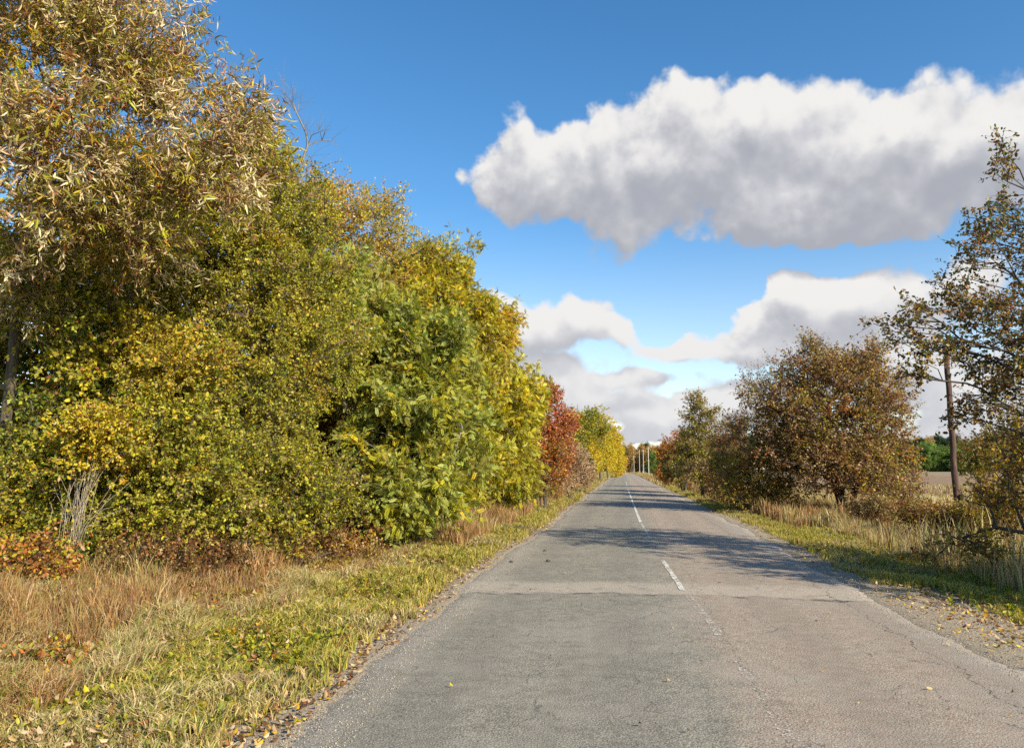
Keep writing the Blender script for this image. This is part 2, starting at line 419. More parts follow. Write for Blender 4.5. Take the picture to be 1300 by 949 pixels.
# dusty edges
ed = t.math('ABSOLUTE', t.math('SUBTRACT', x_, .53)); ed = t.math('ADD', ed, t.math('MULTIPLY_ADD', wig.outputs[0], .8, -.4))
c = t.mix(t.math('MULTIPLY', t.sstep(ed, 2.15, 2.95), .75), c, t.ramp(fine.outputs[0], [(.35, (.20, .175, .14)), (.6, (.44, .40, .34))]))
# transverse patch of paler asphalt
yj = t.math('ADD', y_, t.math('MULTIPLY_ADD', wig.outputs[0], .7, -.35))
yj = t.math('ADD', yj, t.math('MULTIPLY', med.outputs[0], .12))
strip = t.math('MULTIPLY', t.math('MULTIPLY', t.sstep(yj, 11.2, 11.42), t.sstep(dk.outputs[0], .30, .52)), t.math('SUBTRACT', 1, t.sstep(yj, 12.1, 12.6)))
c = t.mix(t.math('MULTIPLY', strip, .70), c, t.ramp(fine.outputs[0], [(.35, (.27, .225, .175)), (.62, (.52, .455, .37))]))
seam = t.math('MULTIPLY', t.sstep(yj, 11.12, 11.2), t.math('SUBTRACT', 1, t.sstep(yj, 11.26, 11.32)))
c = t.mix(t.math('MULTIPLY', seam, t.math('MULTIPLY', t.sstep(dk.outputs[0], .42, .6), .8)), c, (.06, .055, .05))
# cracks
mpc = t.n('ShaderNodeMapping'); mpc.inputs['Scale'].default_value = (1, .55, 1)
dv = t.n('ShaderNodeVectorMath', operation='ADD'); sc_ = t.n('ShaderNodeVectorMath', operation='SCALE'); L.new(med.outputs['Color'], sc_.inputs[0]); sc_.inputs['Scale'].default_value = .22
L.new(ob, dv.inputs[0]); L.new(sc_.outputs[0], dv.inputs[1]); L.new(dv.outputs[0], mpc.inputs[0])
vc = t.n('ShaderNodeTexVoronoi', feature='DISTANCE_TO_EDGE'); L.new(mpc.outputs[0], vc.inputs['Vector']); vc.inputs['Scale'].default_value = 1.5
crk = t.math('SUBTRACT', 1, t.sstep(vc.outputs['Distance'], .004, .016))
crk = t.math('MULTIPLY', crk, t.math('MULTIPLY', t.sstep(wig.outputs[0], .47, .56), t.math('MULTIPLY', t.sstep(dk.outputs[0], .40, .62), .55)))
lc = t.noise(ob, 1.1, 6, .7)
for x0, wd, k in ((2.75, .010, .9), (.98, .007, .7)):
    off = t.math('ABSOLUTE', t.math('SUBTRACT', t.math('ADD', x_, t.math('MULTIPLY_ADD', lc.outputs[0], .7, -.35)), x0))
    crk = t.math('MAXIMUM', crk, t.math('MULTIPLY', t.math('SUBTRACT', 1, t.sstep(off, wd*.3, wd)), t.math('MULTIPLY', t.sstep(med.outputs[0], .40, .52), k)))
c = t.mix(t.math('MULTIPLY', crk, .8), c, (.05, .045, .04))
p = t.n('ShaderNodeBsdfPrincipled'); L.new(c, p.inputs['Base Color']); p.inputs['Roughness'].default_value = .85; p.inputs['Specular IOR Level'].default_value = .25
hgt = t.math('SUBTRACT', t.math('ADD', fine.outputs[0], t.math('MULTIPLY', vor.outputs['Distance'], .6)), t.math('MULTIPLY', crk, 1.5))
b = t.n('ShaderNodeBump'); b.inputs['Distance'].default_value = .008; b.inputs['Strength'].default_value = .8; L.new(hgt, b.inputs['Height']); L.new(b.outputs[0], p.inputs['Normal'])
o = t.n('ShaderNodeOutputMaterial'); L.new(p.outputs[0], o.inputs[0])
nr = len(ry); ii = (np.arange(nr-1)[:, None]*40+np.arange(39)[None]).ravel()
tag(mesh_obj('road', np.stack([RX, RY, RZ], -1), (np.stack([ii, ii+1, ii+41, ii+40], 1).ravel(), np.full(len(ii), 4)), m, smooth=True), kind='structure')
# worn centre line
def paint(name, wear):
    m, nt, N, L = new_mat(name); t = NT(nt)
    tc = t.n('ShaderNodeTexCoord'); ob = tc.outputs['Object']; n1 = t.noise(ob, 26, 5, .75); n2 = t.noise(ob, 3, 3, .6)
    v = t.math('ADD', t.math('MULTIPLY', n1.outputs[0], .7), t.math('MULTIPLY', n2.outputs[0], .3))
    p = t.n('ShaderNodeBsdfPrincipled'); p.inputs['Base Color'].default_value = (.62, .60, .54, 1); p.inputs['Roughness'].default_value = .8
    tr = t.n('ShaderNodeBsdfTransparent'); mx = t.n('ShaderNodeMixShader')
    L.new(t.math('SUBTRACT', 1, t.sstep(v, wear, wear+.05)), mx.inputs[0]); L.new(tr.outputs[0], mx.inputs[1]); L.new(p.outputs[0], mx.inputs[2])
    o = t.n('ShaderNodeOutputMaterial'); L.new(mx.outputs[0], o.inputs[0]); return m
lx = lambda y: np.interp(y, [5.5, 9.3, 11.7, 15.2, 20.2, 26.4, 66, 400], [1.0, .91, .78, .69, .60, .50, .36, .30])
for a_, b_, wr, w_ in ((26, 68, .53, .065), (19.8, 25.6, .46, .06), (11.6, 15.3, .51, .062), (8.6, 11.2, .435, .07), (5.4, 7.6, .40, .07), (78, 110, .50, .06)):
    yv = np.linspace(a_, b_, max(8, int((b_-a_)*5))); xc = lx(yv); rr = np.random.default_rng(5)
    l_ = xc-w_*.62+rr.normal(size=len(yv))*.006; r_ = xc+w_*.62+rr.normal(size=len(yv))*.006
    V = np.concatenate([np.stack([l_, yv, road_z(l_, yv)+.006], 1), np.stack([r_, yv, road_z(r_, yv)+.006], 1)]); n_ = len(yv)
    tag(mesh_obj('road_marking', V, [[i, i+n_, i+n_+1, i+1] for i in range(n_-1)], paint('worn_paint', wr)), kind='structure')
# ================================================================== LEFT SIDE
def g0(px, Y):
    x, y = spot(px, Y); return (x, y)
# 1 willow at the left edge
tree('willow_tree', 'tall willow with long pale tan leaves overhanging the left edge of the verge', 'tree', tuple(pt(-12, 595, 11.8)[:2]),
     [([(*pt(-12, 595, 11.8)[:2], -.1), pt(-2, 640, 11.8), pt(4, 560, 11.7), pt(14, 480, 11.7), pt(22, 400, 11.6), pt(24, 340, 11.4), pt(40, 270, 11.1), pt(60, 180, 10.8), pt(90, 80, 10.6)], True)],
     [bl(60, 50, 9.6, 130, 110, 1.6), bl(190, 120, 10.4, 100, 80, 1.3), bl(285, 185, 10.8, 48, 55, 1.0), bl(60, 190, 9.2, 120, 80, 1.4),
      bl(200, 215, 10.2, 100, 50, 1.2), bl(60, -80, 9.8, 180, 110, 1.8), bl(310, 150, 11, 20, 40, .5), bl(120, 280, 10.4, 110, 40, 1.1), bl(30, 300, 10, 60, 60, .9), bl(-8, 212, 7.0, 46, 26, .35), bl(30, 380, 11, 50, 30, .6), bl(180, 320, 11.2, 70, 30, .8), bl(235, 60, 10.8, 18, 26, .5), bl(130, 60, 10.6, 60, 60, 1.), bl(-120, 60, 9.6, 130, 160, 2), bl(300, 260, 10.6, 30, 45, .7)],
     P_WILLOW, nA=600, nT=8, nL=17, twig=.55, leaf='lance', lsize=.105, trunk_r=.085, bark=BARKW, seed=11, shell=.6, droop=.14, up=.25, spread=.12, normal_up=.2, patches=((pt(-8, 212, 7.0), .45, [(PALE, 3), ((.75, .48, .26), 3)]),))
# 2 green trees making the hedge-like wall
tree('broadleaf_tree', 'tall green roadside tree with small round leaves, its top just under the willow', 'tree', g0(330, 14.2),
     [trunk(0, 0, 4.5, (.2, .1), seed=2)],
     [bl(300, 240, 14.2, 75, 75, 1.4), bl(345, 300, 14.6, 85, 100, 1.6), bl(290, 350, 14.0, 90, 90, 1.6), bl(330, 470, 13.8, 95, 110, 1.6),
      bl(300, 600, 13.2, 90, 95, 1.3), bl(395, 420, 15, 60, 110, 1.4), bl(330, 190, 14.4, 28, 30, .6)],
     P_MAIN, nA=900, nT=10, nL=23, twig=.38, lsize=.043, trunk_r=.13, seed=12, shell=.42)
tree('broadleaf_tree', 'green tree behind the lichened willow trunk with leaves in loose dark tiers', 'tree', g0(120, 13.5),
     [trunk(0, 0, 4.5, (-.2, .1), seed=3)],
     [bl(100, 350, 12.2, 110, 60, 1.2), bl(112, 440, 12.2, 62, 80, 1.2), bl(200, 330, 13.8, 80, 70, 1.3), bl(170, 250, 14.4, 90, 60, 1.3), bl(75, 560, 12.0, 50, 80, 1.0), bl(-90, 420, 13, 120, 150, 1.8)],
     P_SHADE, nA=620, nT=9, nL=13, twig=.42, lsize=.068, trunk_r=.12, seed=13, shell=.5, bark=BARKL)
tree('vine_covered_shrub', 'broad shrub smothered in yellow-green vine with a golden top left of the tall green tree', 'shrub', g0(215, 12.3),
     multi(2.6, 5, .3, 4),
     [bl(215, 470, 12.3, 80, 55, .9), bl(200, 560, 12.0, 75, 75, 1.0), bl(240, 640, 11.9, 80, 70, .9), bl(160, 680, 11.7, 45, 40, .6), bl(150, 620, 11.9, 35, 70, .6)],
     P_MAIN, nA=460, nT=9, nL=19, twig=.34, lsize=.050, leaf='oval', trunk_r=.05, seed=14, shell=.4,
     patches=((pt(215, 435, 12.3), .95, P_VINE), (pt(300, 440, 12.5), .4, P_VINE+[(ORANGE, 2)])))
tree('vine_covered_shrub', 'low shrub draped in golden vine above a bundle of hanging dry stems', 'shrub', g0(110, 11.7),
     multi(1.9, 5, .3, 5),
     [bl(118, 565, 11.2, 58, 38, .7), bl(130, 545, 11.1, 40, 22, .5), bl(100, 620, 11.8, 50, 50, .6), bl(25, 620, 11.4, 55, 60, .8), bl(60, 680, 11.4, 60, 40, .6)],
     P_SHADE, nA=340, nT=9, nL=16, twig=.3, lsize=.050, leaf='oval', trunk_r=.04, seed=15, shell=.4,
     patches=((pt(122, 552, 11.1), .85, P_VINE+[(YEL, 3)]), (pt(20, 640, 11.3), .5, P_VINE+[(YGREEN, 6)])))
# bush filling the feet of the wall
tree('leafy_bush', 'dense yellow-green bush at the foot of the tall green tree', 'shrub', g0(380, 13.6),
     multi(1.8, 6, .4, 6),
     [bl(390, 620, 13.8, 65, 60, .9), bl(330, 660, 13.0, 60, 45, .8), bl(300, 600, 13.0, 40, 60, .7)],
     P_MAIN, nA=330, nT=9, nL=14, twig=.3, lsize=.045, trunk_r=.04, seed=16)
# 3 the yellow-brown birch behind
tree('birch_tree', 'yellow-brown birch rising behind the green roadside trees', 'tree', g0(430, 22),
     [trunk(0, 0, 7.5, (.3, 0), seed=6)],
     [bl(420, 280, 22, 65, 55, 1.8), bl(480, 310, 22.5, 45, 60, 1.5), bl(400, 340, 21.5, 60, 60, 1.8), bl(460, 400, 22, 70, 70, 2), bl(395, 245, 22, 35, 22, .9), bl(485, 265, 22.4, 20, 28, .7), bl(510, 360, 22.5, 30, 40, 1.1)],
     P_BIRCH, nA=520, nT=9, nL=15, twig=.55, lsize=.058, trunk_r=.13, bark=BARKG, seed=17, droop=.25, patches=((pt(400, 265, 22), 1.3, [(GOLD, 4), (YEL, 2), (ORANGE, 1)]),))
# 4 robinia close to the road
tree('robinia_tree', 'light green robinia with feathery compound leaves leaning out over the verge', 'tree', g0(530, 18.0),
     [trunk(0, 0, 4.0, (.1, -.2), seed=7), ([(0, 0, -.1), (.5, -.3, 1.), (.9, -.6, 1.8), (1.2, -.8, 2.6)], False)],
     [bl(470, 440, 18, 80, 70, 1.6), bl(545, 470, 18.3, 60, 75, 1.6), bl(500, 540, 17.6, 75, 70, 1.5), bl(562, 555, 17.8, 60, 60, 1.3), bl(520, 620, 17.0, 60, 45, 1.1), bl(560, 625, 17.4, 36, 34, .8), bl(430, 370, 18.4, 50, 60, 1.3), bl(430, 620, 16.9, 25, 14, .5), bl(500, 650, 16.6, 40, 18, .6)],
     P_ROB, nA=640, nT=10, nL=12, twig=.42, leaf='compound', lsize=.125, trunk_r=.12, bark=BARKG, seed=18, up=.3, droop=.12, shell=.45)
tree('robinia_tree', 'honey-yellow robinia with a spiky wind-blown crown behind the light green one', 'tree', g0(560, 24),
     [trunk(0, 0, 6.2, (.4, 0), seed=8)],
     [bl(545, 385, 24, 60, 60, 2), bl(570, 340, 24.3, 30, 32, 1.1), bl(600, 410, 24.5, 42, 50, 1.6), bl(530, 345, 24, 32, 28, 1), bl(580, 470, 24, 55, 55, 1.8), bl(632, 430, 25.2, 18, 45, 1.0), bl(500, 400, 23.5, 35, 60, 1.4), bl(578, 318, 24.5, 10, 14, .5)],
     P_ROBY, nA=520, nT=9, nL=11, twig=.5, leaf='compound', lsize=.135, trunk_r=.14, bark=BARKG, seed=19, droop=.15, up=.3, patches=((pt(632, 420, 25.2), .8, [(YEL, 1), (GOLD, 3), (OLIVE, 1)]),))
tree('robinia_tree', 'yellow-green robinia with a low rounded crown before the red tree', 'tree', g0(645, 29),
     [trunk(0, 0, 4.6, (.2, 0), seed=9)],
     [bl(650, 500, 29, 40, 35, 1.6), bl(625, 540, 28.5, 45, 45, 1.7), bl(656, 535, 29.5, 22, 40, 1.1), bl(640, 600, 28, 42, 38, 1.4), bl(600, 600, 27, 35, 45, 1.5), bl(610, 500, 28.5, 28, 34, 1.3)],
     P_ROBY+[(YGREEN, 3), (LGREEN, 2)], nA=420, nT=9, nL=8, twig=.5, leaf='compound', lsize=.17, trunk_r=.12, bark=BARKG, seed=20, droop=.2)
tree('orange_shrub', 'dark orange-leaved shrub glowing in the gap between green tree and robinia', 'shrub', g0(430, 18.5),
     multi(2.8, 5, .3, 7), [bl(415, 560, 18.5, 35, 60, .9), bl(425, 640, 18, 40, 40, .8)], P_RUST+[(GOLD, 2)], nA=150, nT=8, nL=11, twig=.4, lsize=.07, trunk_r=.05, seed=21)
# 5 red tree, rusty trees, tan shrub
tree('red_tree', 'small red-leaved tree standing out above the robinia and rusty shrub', 'tree', g0(692, 36),
     [trunk(0, 0, 4, (0, 0), seed=10)],
     [bl(697, 512, 36, 15, 16, .9), bl(690, 545, 36, 24, 26, 1.3), bl(710, 560, 37, 20, 24, 1.2), bl(685, 575, 35.5, 24, 30, 1.1), bl(702, 497, 36, 10, 8, .5), bl(718, 540, 36.5, 12, 18, .9), bl(700, 590, 35.5, 20, 24, 1), bl(674, 560, 35, 18, 34, 1)],
     P_RED, nA=300, nT=8, nL=13, twig=.45, lsize=.08, trunk_r=.09, seed=22, up=.5)
tree('rusty_shrub', 'rust-brown shrub at the foot of the red tree', 'shrub', g0(690, 34), multi(2.2, 5, .35, 8),
     [bl(680, 600, 34, 26, 26, 1.1), bl(700, 590, 35, 22, 30, 1)], P_RUST, nA=170, nT=8, nL=12, twig=.4, lsize=.07, trunk_r=.05, seed=23)
tree('dry_shrub', 'pale pinkish-tan dry shrub leaning from the verge before the yellow trees', 'shrub', g0(722, 44), multi(2.4, 6, .35, 9),
     [bl(722, 588, 42, 22, 27, 1.3), bl(706, 603, 40, 18, 20, 1.), bl(742, 600, 46, 12, 20, 1)], P_TAN+[((.62, .42, .28), 5)], nA=300, nT=8, nL=12, twig=.5, lsize=.06, trunk_r=.04, seed=24, up=.5)
tree('roadside_tree', 'olive-green tree with tufted top poking above the yellow row', 'tree', g0(735, 66), [trunk(0, 0, 7, seed=11)],
     [bl(738, 545, 66, 16, 22, 1.6), bl(722, 555, 62, 16, 26, 1.6), bl(752, 528, 68, 8, 8, .9), bl(760, 545, 70, 12, 18, 1.3)], P_DARK+[(OLIVE, 7), (YGREEN, 6), (YEL, 2)], nA=260, nT=7, nL=13, twig=.6, lsize=.11, trunk_r=.14, seed=25, twigs=False)
sp_ = tree('spruce_sapling', 'small dark spruce at the foot of the yellow trees', 'tree', g0(745, 66), [trunk(0, 0, 2.6, seed=12, wob=.02)],
     [bl(745, 602, 66, 8, 8, .5), bl(745, 590, 66, 6, 8, .4), bl(745, 580, 66, 3, 5, .2)], [(DGREEN, 3), ((.02, .05, .02), 3)], nA=120, nT=6, nL=6, twig=.22, leaf='needle', lsize=.14, trunk_r=.04, seed=26, twigs=False, bark=BARKP)
yl = ['first yellow roadside tree with a rounded bright crown past the small spruce', 'second yellow roadside tree, taller and slightly greener, right of the first',
      'third yellow roadside tree, gold-tinted, further along the row', 'fourth yellow roadside tree standing towards the far end of the road',
      'last bright yellow tree of the left row beside the far red bush']
for i, (px, Y, rx, top) in enumerate(((736, 70, 25, 530), (750, 84, 24, 520), (766, 100, 20, 526), (775, 128, 16, 538), (781, 165, 12, 550))):
    cy_ = (top+605)/2
    tree('yellow_tree', yl[i], 'tree', g0(px-4, Y), [trunk(0, 0, 4.5, seed=30+i)],
         [bl(px, cy_-8, Y, rx, (cy_-top)*.75, rx*Y/F), bl(px-rx*.4, cy_+8, Y-2, rx*.9, 22, rx*Y/F*.8), bl(px+rx*.4, cy_+12, Y+1, rx*.7, 18, rx*Y/F*.7)],
         P_YEL+([(GREEN, 2.5)] if i == 1 else []), nA=260, nT=8, nL=11, twig=.6, lsize=.10+.012*i, trunk_r=.13, seed=40+i, twigs=False, group='yellow trees along the left side of the road')
tree('red_bush', 'deep red bush at the far end of the road on the left', 'shrub', g0(786, 230), multi(4, 5, .35, 10),
     [bl(788, 590, 230, 8, 9, 3), bl(780, 590, 225, 6, 9, 2)], P_RED+[(RUST, 3)], nA=160, nT=7, nL=8, twig=.8, lsize=.17, trunk_r=.08, seed=50, twigs=False)
# bare branches above the tall tree
tree('bare_tree', 'leafless grey branches reaching into blue sky above the green roadside tree', 'tree', g0(345, 15.5),
     [([(0, 0, -.1), (0, 0, 3), (.1, .1, 6), (.2, 0, 7)], False)],
     [bl(372, 128, 15.5, 12, 26, .4), bl(400, 172, 15.7, 18, 14, .4), bl(300, 110, 15.5, 14, 22, .4), bl(350, 210, 15.5, 20, 20, .4), bl(395, 205, 15.5, 14, 10, .3)],
     P_BIRCH, nA=60, nT=4, nL=0, twig=.5, trunk_r=.035, minr=.003, bark=BARKG, seed=51, spread=.02, step=.3, up=.5)
# back rows of the left wood: copies of one sparse yellow-green tree
P_BACK = [(OLIVE, 3), (YGREEN, 2.5), (YEL, 1.5), (GREEN, 2.5), (RUST, 1)]
bk = tree('woodland_tree', 'yellow-green tree in the wood behind the roadside row', 'tree', (0, 0), [trunk(0, 0, 6, seed=60)],
     [(np.array((0, 0, 6.2)), np.array((2.2, 2.2, 2.2))), (np.array((.6, .3, 3.8)), np.array((2.4, 2.4, 1.8))), (np.array((-.8, -.3, 2.2)), np.array((2.2, 2.2, 1.6)))],
     P_BACK, nA=340, nT=7, nL=12, twig=.6, lsize=.11, trunk_r=.13, seed=61, twigs=False)
r_ = random.Random(4); first = True
for (x, y) in [(-11.5, 15.5), (-14, 13), (-9.2, 19), (-12.5, 20), (-8.0, 24.5), (-11, 26), (-7.6, 31), (-10.5, 33), (-7.5, 38), (-8, 46), (-11, 42), (-8, 55), (-11, 52), (-9, 66), (-9.5, 78), (-10, 92), (-9, 110), (-9, 135),
               (-9, 160), (-8.5, 190), (-9, 220), (-9, 255), (-9, 290), (-8.5, 320), (-16, 24), (-16, 36), (-15, 48), (-15, 64), (-16, 85), (-17, 17)]:
    s = r_.uniform(.78, 1.0) if y < 60 else r_.uniform(.9, 1.15)
    if first: bk.location = (x, y, .1); bk['group'] = 'trees of the wood behind the left roadside row'; first = False
    else: dup(bk, (x, y, .1), r_.uniform(0, 6.28), (s, s, s*r_.uniform(.85, 1.1)))
# low things in front of the wall
tree('red_bramble', 'orange-red bramble in the dry grass at the bottom left of the verge', 'bramble', g0(45, 10.2), multi(.55, 6, .5, 11),
     [bl(45, 745, 10.2, 42, 28, .5), bl(30, 775, 9.8, 45, 22, .45)], [(ORANGE, 1.6), (RUST, 4), (GOLD, 1.2), (YGREEN, 2), (TAN, 1), (BROWN, 1.5)], nA=110, nT=7, nL=9, twig=.2, leaf='oval', lsize=.05, trunk_r=.012, minr=.002, seed=70)
tree('green_bramble', 'knee-high green bramble under the hanging dry stems', 'bramble', g0(60, 11.0), multi(.6, 5, .5, 12),
     [bl(60, 715, 11.0, 45, 20, .4), bl(110, 735, 11.2, 30, 15, .3)], [(YGREEN, 3), (GREEN, 2), (DGREEN, 1)], nA=80, nT=7, nL=9, twig=.2, leaf='oval', lsize=.055, trunk_r=.012, minr=.002, seed=71)
tree('rusty_bramble', 'low rusty brown bramble sprawling before the vine-covered shrub', 'bramble', g0(190, 11.0), multi(.5, 6, .6, 13),
     [bl(190, 750, 11.0, 70, 18, .5), bl(280, 735, 11.8, 60, 16, .4)], [(RUST, 3), (BROWN, 3), (TAN, 2), (OLIVE, 1.5)], nA=130, nT=7, nL=9, twig=.2, lsize=.045, trunk_r=.012, minr=.002, seed=72)
tree('rusty_bramble', 'low brown-orange bramble along the foot of the yellow-green bush', 'bramble', g0(380, 13.2), multi(.5, 6, .6, 14),
     [bl(350, 700, 13.2, 45, 14, .4), bl(430, 700, 14.6, 50, 14, .5)], [(RUST, 3), (BROWN, 2), (TAN, 2), (GOLD, 2), (OLIVE, 2)], nA=120, nT=7, nL=9, twig=.2, lsize=.045, trunk_r=.012, minr=.002, seed=73)
# hanging bundle of dry vine stems
root = thing('dry_vine', (*g0(95, 10.9), 0), 'bundle of pale dry vine stems hanging to the ground below the golden vine', 'vine'); b0 = np.array((*g0(95, 10.9), 0)); parts = []
rr = np.random.default_rng(9)
for i in range(46):
    x0 = rr.normal()*.07; top = pt(112+rr.normal()*26, 600+rr.normal()*24, 11.0+rr.normal()*.15)-b0; bot = np.array((x0, rr.normal()*.07, .02)); mid = np.array((x0*1.3+rr.normal()*.03, rr.normal()*.08, .95+rr.normal()*.12))
    tt = np.linspace(0, 1, 9)[:, None]; C = (1-tt)**2*bot+2*tt*(1-tt)*mid+tt**2*top+rr.normal(size=(9, 3))*.012
    parts.append(tube_chain(C, np.full(9, .0035), 3))
V, fc = join(parts); mesh_obj('stem', V, fc, bark_material('dry_stem', (.30, .24, .17), (.52, .44, .34)), root)
# ================================================================== RIGHT SIDE
tree('pear_tree', 'near wild pear with dark sparse leaves reaching in from the right edge', 'tree', (8.35, 15.2),
     [([(0, 0, -.1), (-.05, 0, 1), (.0, .1, 2), (-.15, .1, 3.4), (-.3, 0, 5), (-.5, 0, 6.4), (-.7, 0, 7.6)], False)],
     [bl(1275, 215, 15, 22, 40, .6), bl(1240, 300, 15, 30, 38, .8), bl(1290, 300, 15.4, 40, 60, 1.1), bl(1215, 375, 14.8, 34, 22, .8), bl(1150, 405, 14.6, 38, 20, .7), bl(1250, 400, 15, 60, 40, 1.3),
      bl(1190, 440, 14.6, 55, 22, .8), bl(1160, 470, 14.4, 30, 16, .6), bl(1275, 470, 15, 55, 50, 1.5), bl(1240, 520, 15, 35, 25, .9), bl(1340, 400, 15.5, 60, 140, 1.8), bl(1330, 560, 15.5, 50, 60, 1.5), bl(1230, 345, 15.2, 25, 30, .8), bl(1400, 300, 15.6, 60, 120, 1.6)],
     P_PEAR, nA=520, nT=7, nL=7, twig=.30, path_w=.75, leaf='oval', lsize=.06, trunk_r=.13, bark=bark_material('dark_bark', (.03, .026, .022), (.09, .075, .06)), seed=80, shell=.6, spread=.05, step=.35, keep=.3)
tree('pear_tree', 'wild pear just outside the right edge whose shade falls on the verge', 'tree', (9.6, 10.6), [trunk(0, 0, 3.8, seed=44)],
     [(np.array((9.6, 10.8, 3.6)), np.array((2.2, 2.4, 1.9))), (np.array((9.2, 10.6, 1.9)), np.array((1.8, 2.4, 1.2)))], P_PEAR, nA=560, nT=8, nL=10, twig=.35, leaf='oval', lsize=.075, trunk_r=.14, bark=bpy.data.materials['dark_bark'], seed=79)
tree('arching_shrub', 'low dark arching shrub with few leaves under the near wild pear', 'shrub', (7.4, 14.6),
     [([(0, 0, -.1), (-.3, 0, .35), (-.8, 0, .65), (-1.3, -.1, .75), (-1.8, -.2, .6)], False), ([(0, 0, -.1), (-.1, 0, .5), (-.3, .1, 1.0), (-.7, .1, 1.4)], False)],
     [bl(1240, 690, 14.4, 55, 22, .5), bl(1270, 640, 14.6, 40, 35, .6), bl(1185, 700, 14.2, 30, 14, .3), bl(1310, 600, 15, 40, 40, .7)],
     [(OLIVE, 3), (GOLD, 2), (RUST, 2), (BROWN, 2)], nA=90, nT=5, nL=6, twig=.25, leaf='oval', lsize=.055, trunk_r=.035, bark=bpy.data.materials['dark_bark'], seed=81, shell=.7, spread=.04)
tree('wild_apple_tree', 'broad dome-shaped tree with brown and olive leaves on the right verge', 'tree', g0(1068, 33.5),
     [([(0, 0, -.1), (-.1, 0, .6), (-.28, 0, 1.2), (-.4, .1, 2), (-.4, 0, 3.2), (-.3, 0, 4.4)], False), ([(.3, .2, -.1), (.5, .2, .8), (.9, .3, 1.8), (1.2, .3, 2.8)], False)],
     [bl(1050, 530, 33.5, 95, 70, 2.8), bl(1045, 475, 33.5, 45, 32, 1.6), bl(1110, 510, 33.8, 42, 50, 1.8), bl(995, 545, 33.5, 45, 65, 1.9), bl(1060, 590, 32.6, 85, 36, 2.2), bl(1030, 440, 33.5, 14, 12, .5), bl(1110, 455, 33.5, 18, 14, .6), bl(1120, 590, 33, 40, 50, 1.4), bl(1085, 465, 33.6, 38, 22, 1.2)],
     P_BROWNG, nA=980, nT=9, nL=11, twig=.65, lsize=.075, trunk_r=.19, bark=bpy.data.materials['dark_bark'], seed=82, shell=.4, patches=((pt(1068, 520, 31), .55, [(ORANGE, 2), (RUST, 3)]),), up=.35)
tree('bare_sapling', 'thin nearly leafless tree rising left of the broad brown tree', 'tree', g0(962, 37), [trunk(0, 0, 4.5, (.1, 0), seed=14)],
     [bl(965, 500, 37, 26, 34, 1.1), bl(945, 540, 37, 22, 26, 1), bl(985, 480, 37, 10, 14, .5)], P_TAN+[(BROWN, 3), (OLIVE, 2)], nA=150, nT=5, nL=2, twig=.6, lsize=.07, trunk_r=.06, seed=83, up=.8, spread=.05)
tree('yellow_brown_shrub', 'low yellow-brown shrub in front of the nearly leafless tree', 'shrub', g0(958, 34.5), multi(1.8, 6, .4, 15),
     [bl(955, 625, 34, 44, 22, 1.2), bl(955, 600, 34.5, 38, 32, 1.2), bl(985, 620, 34, 28, 26, 1), bl(925, 600, 36, 24, 32, 1)], [(OLIVE, 3), (GOLD, 2), (YGREEN, 2), (RUST, 2), (TAN, 1.5)], nA=300, nT=8, nL=12, twig=.42, lsize=.06, trunk_r=.05, seed=84)
tree('bushy_tree', 'olive-green pointed bushy tree left of the yellow-brown shrub', 'tree', g0(893, 52), multi(4.2, 4, .2, 16),
     [bl(895, 592, 50, 34, 22, 1.8), bl(892, 545, 52, 26, 34, 1.6), bl(886, 515, 52, 12, 16, .8), bl(905, 580, 51, 28, 28, 1.6), bl(878, 580, 52, 22, 28, 1.4)], P_OLIVE, nA=380, nT=8, nL=12, twig=.5, lsize=.085, trunk_r=.09, seed=85, twigs=True, up=.4)
tree('dark_shrub', 'dark brown-green shrub with orange tips, leftmost of the big right-hand bushes', 'shrub', g0(868, 60), multi(3.2, 5, .3, 17),
     [bl(862, 598, 59, 24, 14, 1.6), bl(865, 575, 60, 20, 26, 1.7), bl(855, 590, 60, 16, 18, 1.3), bl(872, 555, 61, 12, 14, 1)], [(DGREEN, 3), (BROWN, 2), (RUST, 2), (OLIVE, 2)], nA=260, nT=7, nL=12, twig=.5, lsize=.09, trunk_r=.07, seed=86, twigs=False,
     patches=((pt(850, 562, 60), 1.1, P_RED+[(GOLD, 2)]),))
tree('orange_shrub', 'small orange-red shrub beyond the dark shrub near the far poles', 'shrub', g0(846, 78), multi(3, 5, .3, 18),
     [bl(846, 602, 77, 13, 9, 1.2), bl(846, 578, 78, 11, 16, 1.3), bl(842, 592, 78, 9, 12, 1.2)], P_RUST+[(ORANGE, 3)], nA=150, nT=7, nL=10, twig=.5, lsize=.11, trunk_r=.06, seed=87, twigs=False)
tree('rusty_shrub', 'rusty brown shrub between the olive-green tree and the nearly leafless tree', 'shrub', g0(925, 42), multi(2.6, 5, .35, 19),
     [bl(922, 610, 41, 34, 22, 1.4), bl(925, 570, 42, 24, 34, 1.4), bl(915, 600, 42, 24, 22, 1.2), bl(938, 545, 42, 10, 16, .7)], P_BROWNG+[(RUST, 3)], nA=260, nT=8, nL=10, twig=.5, lsize=.07, trunk_r=.06, seed=88, up=.5)
